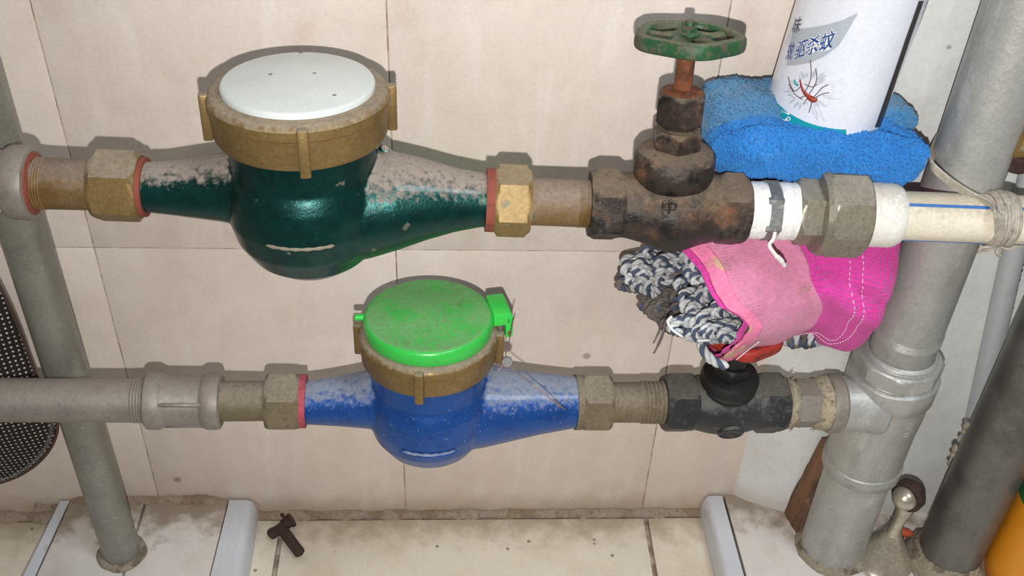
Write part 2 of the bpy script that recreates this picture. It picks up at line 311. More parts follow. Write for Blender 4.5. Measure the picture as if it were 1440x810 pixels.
def interp(x, t):
    if x <= t[0][0]: return t[0][1]
    for (a, u), (b, v) in zip(t, t[1:]):
        if x <= b: k = (x - a) / (b - a); k = k * k * (3 - 2 * k); return u + (v - u) * k
    return t[-1][1]
def fuse(ob, voxel=1.1, it=5):
    """melt the overlapping shells of one casting into one skin"""
    m = ob.modifiers.new('skin', 'REMESH'); m.mode = 'VOXEL'; m.voxel_size = voxel * .001; m.use_smooth_shade = True
    s = ob.modifiers.new('soften', 'SMOOTH'); s.iterations = it; s.factor = .5; return ob
class Line:
    """a pipe run: straight in space, measured along by the photograph's x"""
    def __init__(s, a, b): s.a, s.b = a, b; s.d = (b - a).normalized()
    def s_(s, px):
        lo, hi = -400., 1200.
        for _ in range(50):
            m = (lo + hi) / 2
            if proj(s.a + s.d * m)[0] < px: lo = m
            else: hi = m
        return lo
    def at(s, px): return s.a + s.d * s.s_(px)
    def prof(s, pr):                       # [(px, half height px)] -> [(distance, radius mm)]
        return [(s.s_(x), h * mmpx(s.at(x))) for x, h in pr]
    def lathe(s, pr, n=48, **k): return lathe(s.a, s.d, s.prof(pr), n, **k)
    def nut(s, x0, x1, hw, **k): p = s.at(x0); return nut(p, s.d, (s.at(x1) - p).length, hw * mmpx(p), **k)
    def thread(s, x0, x1, hw, n, depth=1.4):
        pr = []
        for i in range(n):
            a = x0 + (x1 - x0) * i / n; b = x0 + (x1 - x0) * (i + .5) / n; pr += [(a, hw - depth), (b, hw)]
        pr.append((x1, hw - depth)); return pr

# ================================================================ SETTING
wall = struct(build('wall_back', bx((60, 6.6, 430), (1500, 12, 1000)), grout_m, loc=(60, 4, 0)))
def tiles(parent, mesh_name, cells, size, m, axis, gap=.8, th=5, bev=.5):
    cache = {}
    for (a0, a1, b0, b1) in cells:
        w, h = round(a1 - a0 - gap, 1), round(b1 - b0 - gap, 1)
        if (w, h) not in cache:
            bm = bmesh.new(); s = (w, th, h) if axis == 'y' else (w, h, th)
            box(bm, (0, 0, 0), s, bev); me_ob = build(mesh_name, bm, m, loc=(0, 0, 0)); cache[(w, h)] = me_ob; ob = me_ob
        else:
            ob = cache[(w, h)].copy(); COL.objects.link(ob)
        c = Vector(((a0 + a1) / 2, 2.5 + random.uniform(-.25, .1), (b0 + b1) / 2)) if axis == 'y' else Vector(((a0 + a1) / 2, (b0 + b1) / 2, -2.5 + random.uniform(-.3, .1)))
        ob.parent = parent; ob.location = (c - ORG[parent.name]) * .001
XS = [-640, -440, -240, -40, 159, 359, 559, 759]
tiles(wall, 'tile', [(XS[i], XS[i + 1], z0, z1) for i in range(7) for z0, z1 in ((0, 275), (275, 575), (575, 875))], None, tile_m, 'y')
floor = struct(build('floor', bx((60, -400, -12), (1500, 800, 12)), grout_m, loc=(60, -400, -18)))
FX = [-741, -441, -141, 161.5, 461, 761]
tiles(floor, 'tile', [(FX[i], FX[i + 1], y0, y1) for i in range(5) for y0, y1 in ((-305, -5), (-608, -305))], None, floor_m, 'z', gap=4)
# grimy cement fillet along the wall foot
def bead(name, pts, w, h, m, seed=0, n=90):
    pts = spline(pts, max(2, n // (len(pts) - 1))); bm = bmesh.new(); rings = []
    for i, p in enumerate(pts):
        q = 1 + .5 * noise.noise(p * .05 + Vector((seed, 0, 0))) + .3 * noise.noise(p * .2)
        rings.append([bm.verts.new(p + Vector((0, -w * q * math.cos(a), h * q * math.sin(a) - .5)) + Vector(noise.noise_vector(p * .25 + Vector((a, 0, 0)))) * .6) for a in [k * PI / 6 for k in range(4)]])
        rings[-1][3].co.y = p.y
    for a, b in zip(rings, rings[1:]):
        for k in range(3): bm.faces.new((a[k], b[k], b[k + 1], a[k + 1]))
    return build(name, bm, m, sharp=180)
struct(bead('baseboard_back', [Vector((x, -.5, 0)) for x in range(-165, 226, 26)], 5.5, 4.5, cove_m, 3))
struct(bead('trim_1', [Vector((x, -.5, 0)) for x in range(-600, -309, 26)], 8, 6, cove_m, 5))
ZP = 20
def prism(pts, z0, z1, bev=1.0):
    bm = bmesh.new(); lo = [bm.verts.new((x, y, z0)) for x, y in pts]; hi = [bm.verts.new((x, y, z1)) for x, y in pts]
    bm.faces.new(lo[::-1]); bm.faces.new(hi); n = len(pts)
    for i in range(n): bm.faces.new((lo[i], lo[(i + 1) % n], hi[(i + 1) % n], hi[i]))
    bmesh.ops.recalc_face_normals(bm, faces=bm.faces)
    if bev: bmesh.ops.bevel(bm, geom=[e for e in bm.edges], offset=bev, segments=2, affect='EDGES', profile=.5)
    return bm
# left plinth
pl = struct(build('trim_2', prism([(-313, -1), (-175, -1), (-188, -438), (-341, -438)], 0, ZP - 4, .5), grout_m))
build('tile', prism([(-310, -1), (-251, -1), (-257, -439), (-342, -439)], ZP - 6, ZP), white_tile_m, pl)
build('tile', prism([(-249, -1), (-184, -1), (-196, -439), (-255, -439)], ZP - 6, ZP), white_tile_m, pl)
def edging(name, outer, inner, hz, ho, side):   # rounded edging strip from wall to front
    def f(u, v):
        u *= 2
        a = Vector((inner[0][0] + (inner[1][0] - inner[0][0]) * u, inner[0][1] + (inner[1][1] - inner[0][1]) * u, hz))
        b = Vector((outer[0][0] + (outer[1][0] - outer[0][0]) * u, outer[0][1] + (outer[1][1] - outer[0][1]) * u, 0))
        t = v * PI / 2
        return Vector((a.x + (b.x - a.x) * (v if v < .62 else .62 + .38 * math.sin((v - .62) / .38 * PI / 2)), a.y, hz if v < .62 else hz * math.cos((v - .62) / .38 * PI / 2) ** .8))
    bm = grid(20, 28, f); ob = build(name, bm, trim_m, sharp=180)
    return struct(ob)
edging('trim_3', [(-161, -2), (-157, -220)], [(-183, -2), (-189, -220)], ZP, 0, 1)
edging('trim_4', [(-322, -2), (-345, -220)], [(-311, -2), (-327, -220)], ZP, 0, -1)
stuff_dirt = struct(bead('trim_5', [Vector((x, -.5, ZP + (0 if -312 < x < -180 else -8))) for x in range(-340, -150, 20)], 6, 4.5, cove_m, 9))
# right plinth and boxed column
ZR = 22
pr_ = struct(build('trim_6', bx((436, -220, ZR / 2 - 2), (400, 439, ZR - 4), 1), grout_m))
build('tile', prism([(226, -1), (360, -1), (364, -439), (236, -439)], ZR - 6, ZR), white_tile_m, pr_)
build('tile', prism([(362, -1), (636, -1), (636, -439), (366, -439)], ZR - 6, ZR), white_tile_m, pr_)
edging('trim_7', [(208, -2), (209, -220)], [(224, -2), (229, -220)], ZR, 0, -1)
bmc = prism([(231, 3), (240, -6), (276, -21), (284, -22), (800, -22), (800, 3)], ZR - 4, 930, 0)
bmesh.ops.bevel(bmc, geom=[e for e in bmc.edges if abs((e.verts[0].co - e.verts[1].co).z) > 100], offset=3, segments=3, affect='EDGES')
struct(build('wall_right', bmc, plaster_m, sharp=50))

# ================================================================ PIPE RUNS
TOP = Line(P(0, 255.5, -83), P(1440, 309.5, -88))
LOW = Line(P(0, 562.5, -86), P(1200, 567, -66))

def vpipe(name, label, x, y, z0, z1, r, m, loc=None):
    return tag(build(name, lathe(Vector((x, y, z0)), Vector((0, 0, 1)), [(0, 0), (0, r), (z1 - z0, r), (z1 - z0, 0)], 56), m), label, 'pipe')
lp = thing('standing_pipe', (-256, -55, ZP), 'grey painted pipe standing on the left tiled plinth, passing behind both meter pipes', 'pipe')
build('pipe', lathe(Vector((-256, -55, ZP - 2)), Vector((0, 0, 1)), [(0, 0), (0, 13.8), (560, 13.8), (560, 0)], 48), galv, lp)
build('sealant_collar', lathe(Vector((-256, -55, ZP)), Vector((0, 0, 1)), [(-1, 17.8), (2, 18.2), (4, 16.5), (5, 13)], 40, jit=1.5), crust_m, lp, sharp=180)

# ---- top run, left iron socket
t = thing('iron_socket', TOP.at(20), 'corroded grey iron socket at the left end of the upper pipe', 'pipe fitting', 'ribbed iron sockets at the left')
build('body', TOP.lathe([(-90, 0), (-90, 45), (8, 45), (14, 45), (16, 51), (22, 53), (40, 53), (47, 51), (49, 46), (47, 37), (44, 30)]), galv_old, t)
for k in (-62, 20): 
    v = (Matrix.Rotation(math.radians(k), 3, TOP.d) @ Vector((0, -1, 0))); a = TOP.at(-80) + v * 18.6; b = TOP.at(14) + v * 18.6
    build('rib', tube([a, b], 1.6, 8), galv_old, t)
build('rust_ring', TOP.lathe([(43, 36), (47, 45), (50, 44), (52, 37)], jit=.8), red_washer, t)
# ---- couplings
def coupling(line, root_x, label, nip, nip_m, nutx, nut_hw, nut_m, washer, wm, thread=None, rot=0, hemp=None, grp=None):
    t = thing('meter_coupling', line.at(root_x), label, 'pipe coupling', grp or 'couplings beside the water meters')
    build('nipple', line.lathe([(nip[0], 0), (nip[0], nip[2])] + (line.thread(*thread) if thread and thread[0] < (nip[0] + nip[1]) / 2 else []) + [((thread[1] if thread and thread[0] < (nip[0] + nip[1]) / 2 else nip[0]) + 1, nip[2])] +
          ([(thread[0] - 1, nip[2])] + line.thread(*thread) if thread and thread[0] > (nip[0] + nip[1]) / 2 else []) + [(nip[1], nip[2] - 1), (nip[1], 0)]), nip_m, t)
    build('union_nut', line.nut(nutx[0], nutx[1], nut_hw, rin=3, rot=rot, ch=.16), nut_m, t)
    if washer: build('gasket', line.lathe([(washer[0], 0), (washer[0], washer[2]), (washer[1], washer[2]), (washer[1], 0)]), wm, t)
    return t
coupling(TOP, 130, 'worn brass coupling with red gasket at left of the green meter', (46, 140, 36.5), nipple_m, (133, 200), 53, brass, (199, 207, 42), red_washer, thread=(48, 67, 37.5, 5), rot=.25)
coupling(TOP, 740, 'bright brass coupling with green stain between green meter and rusty valve', (738, 830, 33.5), nipple_m, (694, 746), 51.5, brass_green, (683, 695, 45), red_washer, thread=(812, 828, 34.5, 4), rot=.02)
tt = coupling(LOW, 390, 'dusty brown coupling with pink gasket at left of the blue meter', (308, 380, 29), dirtynut, (374, 423), 44.5, dirtynut, (422, 431, 38), pink_washer, rot=.3)
coupling(LOW, 840, 'dusty olive coupling between the blue meter and the black valve', (850, 938, 28.5), dirtynut, (814, 858), 44, dirtynut, (808, 816, 39), dirtynut, thread=(900, 934, 30.5, 6), rot=.3)

# ---- lower run, left pipe and socket
lq = thing('supply_pipe', LOW.at(20), 'grey horizontal pipe entering the lower left edge in front of the dotted cloth', 'pipe')
build('pipe', LOW.lathe([(-120, 0), (-120, 31), (188, 31)] + LOW.thread(188, 209, 32, 5, 1) + [(209, 0)]), galv_old, lq)
sk = thing('iron_socket', LOW.at(260), 'grey malleable socket with raised ribs on the lower pipe', 'pipe fitting', 'ribbed iron sockets at the left')
build('body', LOW.lathe([(205, 28), (206, 37), (209, 40.5), (214, 41), (226, 41), (231, 38), (236, 35.5), (284, 35.5), (288, 38), (292, 40.5), (305, 41), (311, 39.5), (313, 35), (311, 29)]), galv_old, sk)
for k in (-35, 55, 145):
    v = Matrix.Rotation(math.radians(k), 3, LOW.d) @ Vector((0, -1, 0)); r0 = 35.5 * mmpx(LOW.at(260))
    build('rib', tube([LOW.at(222) + v * r0, LOW.at(298) + v * r0], 1.5, 8), galv_old, sk)

# ================================================================ WATER METERS
UP = Vector((0, 0, 1))
def meter(line, xc, ztop, RR, Rb, zb, body_m, left, right, lugrot, label, hring, scratch_m, ARW):
    C = line.at(xc); cx, cy = C.x, C.y; T = Vector((0, math.sin(math.radians(4.5)), math.cos(math.radians(4.5)))); TR = Matrix.Rotation(math.radians(-4.5), 3, 'X'); o = C - T * C.z; t = thing('water_meter', (cx, cy, zb - Rb), label, 'water meter', 'water meters on the two pipe runs')
    bm = bmesh.new(); zr = ztop - hring
    revolve(bm, o, T, [(zb - Rb * .93, 0), (zb - Rb * .92, Rb * .3), (zb - Rb * .84, Rb * .53), (zb - Rb * .66, Rb * .76), (zb - Rb * .38, Rb * .93), (zb - Rb * .08, Rb), (zb + Rb * .18, Rb), (zb + Rb * .34, Rb * .985), (zb + Rb * .46, Rb * .945), (zb + Rb * .56, Rb * .90), (zr + 3, Rb * .89), (zr + 3, 0)], 72)
    # right horn is a wider, downward swelling cone
    for side in (left, right):
        rings = []
        for (px, hu, hd) in side:
            p = line.at(px); k = mmpx(p); c = p + UP * (hu - hd) / 2 * k * 1.1; R_ = (hu + hd) / 2 * k
            rings.append([bm.verts.new(c + Vector((0, -1, 0)) * math.cos(a) * min(R_, Rb * .86) + UP * math.sin(a) * R_) for a in [2 * PI * j / 48 for j in range(48)]])
        for a, b in zip(rings, rings[1:]):
            for j in range(48): bm.faces.new((a[j], a[(j + 1) % 48], b[(j + 1) % 48], b[j]))
        bm.faces.new(rings[0]); bm.faces.new(rings[-1][::-1])
    bmesh.ops.recalc_face_normals(bm, faces=bm.faces)
    fuse(build('body', bm, body_m, t, sharp=180), 1.0, 5)
    build('drain_stub', lathe(Vector((cx + 2, cy - 4, zb - Rb * .93 - 3)), UP, [(0, 0), (0, 2.6), (1, 3.2), (6, 3.4), (6, 0)], 20), body_m, t)
    # cast arrow under the ring
    a0 = math.radians(-12); pts = []
    for a in range(-26, 30, 4):
        th = math.radians(a - 90); rr = Rb * (1 - ARW ** 2 * .5) + (1.2 if ARW < -.05 else -.2); pts.append(Vector((cx + rr * math.cos(th), cy + rr * math.sin(th), zb + Rb * ARW + (1 if a % 8 else -.5))))
    build('cast_arrow', tube(pts, [.3] + [1.3 + .5 * (i % 2) for i in range(len(pts) - 2)] + [.3], 6, flat=.8), scratch_m, t)
    bm = bmesh.new(); revolve(bm, o + T * ztop, T, [(-hring, RR * .82), (-hring, RR * .93), (-hring + 3, RR * .965), (-hring * .35, RR * .985), (-hring * .32, RR), (-3.2, RR), (-1, RR * .97), (0, RR * .93), (0, RR * .865), (-2, RR * .855), (-4, RR * .85), (-4, 0)], 96)
    bmesh.ops.recalc_face_normals(bm, faces=bm.faces)
    ring = build('ring_nut', bm, brass, t)
    for k in range(4):
        a = math.radians(lugrot + 90 * k - 90); rot = TR @ Matrix.Rotation(a, 3, 'Z')
        l = bx(o + T * (ztop - hring * .54) + rot @ Vector((RR + .6, 0, 0)), (5.2, 5.6, hring * 1.02), 1.0, rot); build('lug', l, brass, ring)
    return t, o + T * ztop
TV = Vector((0, math.sin(math.radians(4.5)), math.cos(math.radians(4.5)))); TM = Matrix.Rotation(math.radians(-4.5), 3, 'X')
gm, gt = meter(TOP, 432, 440, 47.5, 43.5, 371, green_m, [(200, 36, 36), (212, 36, 36), (240, 38, 38), (275, 45, 41), (310, 52, 44), (350, 62, 50), (400, 50, 40)],
           [(690, 37, 37), (675, 38, 39), (640, 44, 47), (600, 54, 60), (560, 62, 76), (520, 66, 90), (470, 66, 100), (430, 55, 90)], 9, 'dark green brass water meter with a round white lid, on the upper pipe', 25.5, mat('bare_casting', (132, 122, 104), .7), -.02)
build('fin', tube([P(536, 208, -75), P(556, 222, -72), P(590, 240, -70)], [2.6, 2.2, 1.2], 8), green_m, gm)
build('fin', tube([P(320, 225, -75), P(330, 222, -75)], 1.5, 8), green_m, gm)
build('lid', lathe(gt, TV, [(-3, 0), (-3, 39.5), (2.2, 39.8), (3.2, 39.2), (3.8, 38), (3.6, 0)], 96), white_plastic, gm, sharp=50)
build('lid_rim', lathe(gt, TV, [(-2, 40.2), (-.2, 42), (.4, 41.2), (.3, 39.5)], 96), brass, gm)
bm_, bt = meter(LOW, 604, 268, 44.5, 41, 204, blue_m, [(426, 28, 33), (450, 31, 34), (480, 37, 35), (515, 45, 37), (550, 52, 40), (590, 40, 36)],
            [(815, 36, 36), (800, 37, 38), (760, 41, 46), (720, 46, 56), (680, 52, 66), (640, 54, 72), (600, 50, 66)], -6, 'bright blue water meter with a flip lid of green plastic, on the lower pipe', 22, blue_m, -.10)
# green flip lid
lz = bt + TV * 3.5
LR = 40.5
lid = build('lid', lathe(lz, TV, [(-3, 0), (-3, LR - .6), (0, LR), (4.5, LR), (6.4, LR - .8), (7.2, LR - 2.4), (7.0, LR - 4), (7.4, LR - 14), (7.7, 0)], 96), lid_green, bm_, sharp=60)
ha = math.radians(12); hr = TM @ Matrix.Rotation(ha, 3, 'Z')
hb = bmesh.new(); box(hb, lz + hr @ Vector((45, 0, 4)), (12, 24, 9), 1.5, hr); box(hb, lz + hr @ Vector((49.5, -8, -2)), (5, 8, 16), 1.2, hr); box(hb, lz + hr @ Vector((49.5, 9, -2)), (5, 5, 16), 1.2, hr); box(hb, lz + hr @ Vector((39.5, 0, 3)), (6, 12, 5), 1, hr)
build('hinge', hb, green_plain, lid)
build('latch_tab', lathe(lz + Vector((-43, 2, 3)), Vector((-1, 0, 0)), [(-4, 0), (-4, 2.2), (2.5, 2.2), (3.3, 1.4), (3.3, 0)], 16), green_plain, lid)
build('hinge_pin', lathe(lz + hr @ Vector((49.5, -12.5, -6)), hr @ Vector((0, 1, 0)), [(0, 0), (0, 1.4), (24, 1.4), (24, 0)], 12), brass, lid)
# lead seal and its wires
s0 = P(713, 509, -104)
sl = build('lead_seal', lathe(s0, Vector((0, -1, .5)), [(-1.5, 0), (-1.5, 3.0), (-1, 3.4), (1, 3.4), (1.5, 3.0), (1.5, 0)], 24), lead_m, bm_)
for e in ((795, 576, -96), (788, 573, -97)):
    build('seal_wire', tube(spline([P(724, 440, -92), P(716, 480, -98), s0, P(748, 540, -112), P(770, 557, -112), P(*e)], 8), .35, 6), wire_m, sl)
build('seal_wire', tube(spline([s0, P(702, 520, -112), P(695, 532, -110)], 6), .3, 6), wire_m, sl)

# ================================================================ UPPER GATE VALVE (leans back a little)
vc = TOP.at(941); VD = Vector((.0, math.sin(math.radians(9)), math.cos(math.radians(9))))
gv = thing('gate_valve', vc, 'rust-stained black iron gate valve with a green handwheel on the upper pipe', 'valve')
bm = bmesh.new()
revolve(bm, TOP.a, TOP.d, TOP.prof([(845, 0), (845, 44), (880, 46), (905, 52), (925, 60), (942, 64), (962, 61), (985, 52), (1005, 47), (1030, 44), (1030, 0)]), 64)
revolve(bm, vc, VD, [(-20, 0), (-20, 12), (0, 20), (10, 19.5), (15, 18.5), (18, 19), (18, 0)], 56)
bmesh.ops.recalc_face_normals(bm, faces=bm.faces)
body = fuse(build('body', bm, rust_iron, gv, sharp=180), 1.1, 4)
build('hex_end', TOP.nut(828, 876, 53, rin=2, rot=.28, ch=.22, jit=.5), rust_iron, gv)
build('hex_end', TOP.nut(1003, 1048, 54, rin=2, rot=.28, ch=.22, jit=.5), rust_iron, gv)
bn = build('bonnet', lathe(vc, VD, [(14, 0), (14, 19), (17, 21), (21, 22.3), (31, 22.3), (34, 20.5), (36, 15), (37, 12), (37, 0)], 56, jit=.4), rust_iron, gv)
build('hex_collar', nut(vc + VD * 35, VD, 12, 14.2, ch=.2, rot=.45, jit=.3), rust_iron, bn)
build('packing_neck', lathe(vc, VD, [(46, 10.5), (48, 9), (51, 9.5), (52, 0)], 40), rust_iron, bn)
build('packing_nut', nut(vc + VD * 50, VD, 18, 14, ch=.2, rot=.3, jit=.3), rust_stem if False else rust_iron, bn)
build('rust_cap', lathe(vc + VD * 67.5, VD, [(0, 11.8), (1.2, 10.5), (2.2, 7), (2.4, 0)], 40, jit=.4), rust_stem, bn)
st = build('stem', lathe(vc, VD, [(62, 0), (62, 5), (82, 4.8), (95, 4.6), (95, 0)], 28, jit=.3), rust_stem, gv)
# lobed cast handwheel
def handwheel(parent, c, ax, R, m, lobes=5, w=2.6, h=3.6, phase=0, hub=(6.5, 7), hm=None):
    x, y, z = frame(ax)
    def rim(u, v):
        a = 2 * PI * u; rr = R * (1 + .045 * math.cos(lobes * (a - phase))) - w; t_ = 2 * PI * v
        cs, sn = math.cos(t_), math.sin(t_); sg = lambda q: math.copysign(abs(q) ** .6, q)
        e = x * math.cos(a) + y * math.sin(a); return c + e * (rr + w * sg(cs)) + z * h * sg(sn)
    rm = build('handwheel', grid(120, 16, rim, True, True), m, parent, sharp=60)
    for k in range(lobes):
        a = phase + PI / lobes + 2 * PI * k / lobes; e = x * math.cos(a) + y * math.sin(a)
        n_ = z.cross(e); pts = [c + e * (R * .12) + z * 1.2, c + e * R * .5 + z * .6, c + e * R * .8 + z * .6, c + e * (R * .93)]
        build('spoke', tube(pts, [6.4, 4.0, 5.0, 8.0], 10, flat=.4), m, rm)
    build('hub', lathe(c, z, [(-4, 0), (-4, hub[0]), (3.2, hub[0]), (4.2, hub[0] - 1), (4.2, 0)], 32), m, rm)
    build('hub_nut', nut(c + z * 3.6, z, 3.6, 4.4, rot=.4), m, rm)
    build('stem_tip', lathe(c + z * 7, z, [(0, 0), (0, 2.7), (2.6, 2.6), (3.2, 2), (3.2, 0)], 16), hm or m, rm)
    return rm
wc = vc + VD * 96
_x, _y, _z = frame(VD); ph = math.atan2((Vector((0, -1, 0))).dot(_y), (Vector((0, -1, 0))).dot(_x))
handwheel(gv, wc, (VD + Vector((0, .06, 0))).normalized(), 28.5, wheel_green, phase=ph, w=3.4, h=4.2)
# cast mark on the belly
cm = bmesh.new(); f0 = P(941, 301, -83 - 25.5)
for dx, dz, w, h in ((0, 6, 8, 1.4), (0, 2.5, 8, 1.4), (-3.4, 4.2, 1.4, 4.5), (3.4, 4.2, 1.4, 4.5), (0, 1, 1.5, 14), (0, -3, 7, 1.3), (-3, -5, 1.3, 4), (3, -5, 1.3, 4)):
    box(cm, f0 + Vector((dx, 1.2 + abs(dz) * .15, dz)), (w, 2.2, h), .4)
build('cast_mark', cm, rust_iron, gv)

# ================================================================ TAPED NIPPLE, UNION, PLASTIC PIPE
tn = thing('taped_nipple', TOP.at(1082), 'zinc nipple wrapped with white sealing tape on both sides, right of the rusty valve', 'pipe fitting')
def wraps(x0, x1, hw, n):
    pr = [(x0, 20)]
    for i in range(n):
        a = x0 + (x1 - x0) * i / n; w = (x1 - x0) / n; pr += [(a, hw + random.uniform(-1, .8)), (a + w * .9, hw + random.uniform(-.6, 1))]
    return pr + [(x1, 20)]
build('seal_tape', TOP.lathe(wraps(1045, 1073, 40.5, 7), jit=.3), ptfe, tn)
build('seal_tape', TOP.lathe(wraps(1090, 1116, 40.5, 7), jit=.3), ptfe, tn)
build('hex_band', TOP.nut(1068, 1092, 43, rin=3, rot=.1, ch=.04), zinc, tn)
b0 = TOP.at(1090)
build('tape_tail', tube(spline([P(1092, 315, -102), P(1088, 335, -103), P(1082, 345, -104), P(1090, 358, -104), P(1098, 366, -104), P(1104, 375, -103)], 6), [1.2] * 20 + [1.6] * 6 + [1.3] * 5, 7, flat=.45), ptfe, tn)
un = thing('pipe_union', TOP.at(1165), 'nickel hexagon union joining the taped nipple to the white plastic pipe', 'pipe fitting')
build('hex_body', TOP.nut(1114, 1160, 48, rin=3, rot=.12, ch=.16), nickel, un)
build('washer_lip', TOP.lathe([(1143, 30), (1146, 57), (1152, 61), (1156, 61), (1158, 40)]), nickel, un)
build('union_nut', TOP.nut(1152, 1210, 63, rin=3, rot=.0, ch=.12, sides=8), nickel, un)
pp = thing('plastic_pipe', TOP.at(1330), 'cream plastic pipe with a blue stripe leaving the right edge', 'pipe')
build('socket', TOP.lathe([(1205, 20), (1205, 46), (1248, 46), (1255, 45), (1261, 41.5), (1263, 36), (1262, 20)]), pprfit_m, pp)
build('pipe', TOP.lathe([(1255, 0), (1255, 34.5), (1640, 34.5), (1640, 0)]), ppr_m, pp)
def stripe(u, v):
    p = TOP.at(1262 + 380 * u); k = mmpx(p) * 34.5 + .12; a = math.radians(56 + 8 * v); return p + Vector((0, -math.cos(a), 0)) * k + UP * math.sin(a) * k
build('blue_stripe', grid(12, 5, stripe), blue_line, pp, sharp=180)
pts = []
for xx in range(1264, 1640, 20):
    p = TOP.at(xx); k = mmpx(p) * 34.6; a = math.radians(-52); pts.append(p + Vector((0, -math.cos(a), 0)) * k + UP * math.sin(a) * k)
build('blue_stripe', tube(pts, .5, 6, flat=.5), blue_line, pp)
# ---- twine
tw = thing('twine', TOP.at(1405), 'old plastic twine tied round the cream pipe and the big silver pipe', 'twine')
def loop_on(line, x0, x1, hw, r, seed, turns=1):
    pts = []
    for k in range(turns * 28 + 1):
        q = k / (turns * 28); p = line.at(x0 + (x1 - x0) * q); a = 2 * PI * turns * q + seed; x, y, z = frame(line.d)
        pts.append(p + (x * math.cos(a) + y * math.sin(a)) * (hw * mmpx(p) + .3 * math.sin(5 * a + seed)))
    return pts
for i, (a, b) in enumerate(((1386, 1391), (1390, 1396), (1394, 1402), (1400, 1406), (1404, 1411), (1409, 1414), (1414, 1418), (1395, 1412))):
    build('strand', tube(loop_on(TOP, a, b, 36.5 + (i % 3) * .8, 1, i), 1.5, 7, flat=.9), string_m, tw)
for k in range(4):
    j = k * 1.6
    build('strand', tube(spline([P(1318 + j, 190 - j, -30), P(1308 + j, 215 + j, -56), P(1311, 228 + j * 2, -74), P(1335, 250 + j * 2, -82), P(1366, 270 + j * 2, -86), P(1393, 284 + j * 3, -95), P(1399 + j * 2, 300 + j, -103), P(1401 + j * 2, 325, -103), P(1400 + j * 2, 345, -93)], 8), 1.0, 7, flat=.7), string_m, tw)
for e in ([(1405, 345, -100), (1395, 350, -104), (1385, 352, -102), (1375, 355, -100)], [(1405, 345, -100), (1402, 355, -104), (1408, 361, -104)], [(1405, 345, -100), (1418, 350, -102), (1430, 346, -102), (1445, 350, -100)], [(1402, 346, -101), (1390, 347, -105), (1378, 348, -104)]):
    build('loose_end', tube(spline([P(*q) for q in e], 5), 1.2, 6, flat=.5), string_m, tw)

# ================================================================ RIGHT VERTICAL STACK
BX, BY = 301.5, -56
def vz(py, x=BX, y=BY):                       # height on the vertical axis seen at photo row py
    lo, hi = -100, 700
    for _ in range(40):
        m = (lo + hi) / 2
        if proj(Vector((x, y, m)))[1] > py: lo = m
        else: hi = m
    return lo
bo = Vector((BX, BY, 0))
up = thing('riser_pipe', (BX, BY, vz(470)), 'wide silver painted riser rising behind the cream plastic pipe', 'pipe')
zz = vz(470)
build('pipe', lathe(bo, UP, [(zz - 20, 0), (zz - 20, 21.8)] + [(zz + i * 1.6 / 2, 22.4 if i % 2 else 21.6) for i in range(10)] + [(zz + 9, 21.8), (zz + 330, 21.8), (zz + 330, 0)], 64), bigpipe_m, up)
z1, z2 = vz(480), vz(508)
tee = thing('pipe_tee', (BX, BY, vz(650)), 'thick silver painted tee joining the lower pipe run to the riser', 'pipe fitting')
zb_, zt_ = vz(648), vz(528)
bm = bmesh.new()
zm = LOW.at(1235).z
revolve(bm, bo, UP, [(zb_ + 1, 0), (zb_ + 1, 27.2), (zm - 26, 27.6), (zm - 10, 28.6), (zm + 14, 28.8), (zt_ - 4, 28.6), (zt_ - 4, 0)], 64)
revolve(bm, LOW.a, (LOW.d), LOW.prof([(1162, 0), (1162, 38), (1185, 38), (1200, 39), (1235, 44), (1235, 0)]), 48)
bmesh.ops.recalc_face_normals(bm, faces=bm.faces); fuse(build('body', bm, bigpipe_m, tee, sharp=180), 1.2, 6)
build('rim', lathe(bo, UP, [(zb_ - 5, 24), (zb_ - 4.8, 27.6), (zb_ - 4, 28.4), (zb_ + 5, 28.6), (zb_ + 6, 28.0), (zb_ + 7, 25)], 64), bigpipe_m, tee, sharp=60)
build('rim', lathe(bo, UP, [(zt_ - 12, 26), (zt_ - 11.5, 29.6), (zt_ - 10.5, 30.4), (zt_ + 5, 30.6), (zt_ + 6, 29.8), (zt_ + 6.5, 22)], 64), bigpipe_m, tee, sharp=60)
build('rim', LOW.lathe([(1160, 28), (1160, 40), (1163, 42), (1176, 42), (1180, 38)]), galv_old, tee)
zq = zt_ + 6
build('reducing_bush', nut(bo + UP * (zq + 1), UP, 14, 30, ch=.12, rot=.5, sides=8), bigpipe_m, tee)
build('bush_thread', lathe(bo, UP, [(zq - 3, 22), (zq - 2, 27.5), (zq, 26.5), (zq + 1, 27.5), (zq + 3, 26)], 56), bigpipe_m, tee)
build('bush_thread', lathe(bo, UP, [(zq + 14, 25), (zq + 16, 24), (zq + 17, 24.6), (zq + 18.4, 23.4), (zq + 19, 22)], 56), bigpipe_m, tee)
rg = [bo + Vector((28.4 * math.cos(a), 28.4 * math.sin(a), zm + 13 + z_)) for a, z_ in [(math.radians(-72) + .14 * math.cos(q), 4.6 * math.sin(q)) for q in [2 * PI * k / 20 for k in range(20)]]]
build('cast_mark', sweep(bmesh.new(), rg, .7, 6, True), bigpipe_m, tee)
bm = bmesh.new()
for i, (dz, w) in enumerate(((4, .08), (1, .14), (-2, .06), (-6, .12), (-9, .1))):
    sweep(bm, [bo + Vector((28.3 * math.cos(math.radians(-68) + a * w), 28.3 * math.sin(math.radians(-68) + a * w), zm - 6 + dz)) for a in (-1, -.3, .3, 1)], .6, 6)
build('cast_mark', bm, bigpipe_m, tee)
dn = thing('drop_pipe', (BX, BY, ZR), 'thick grey pipe standing on the right plinth under the silver tee', 'pipe')
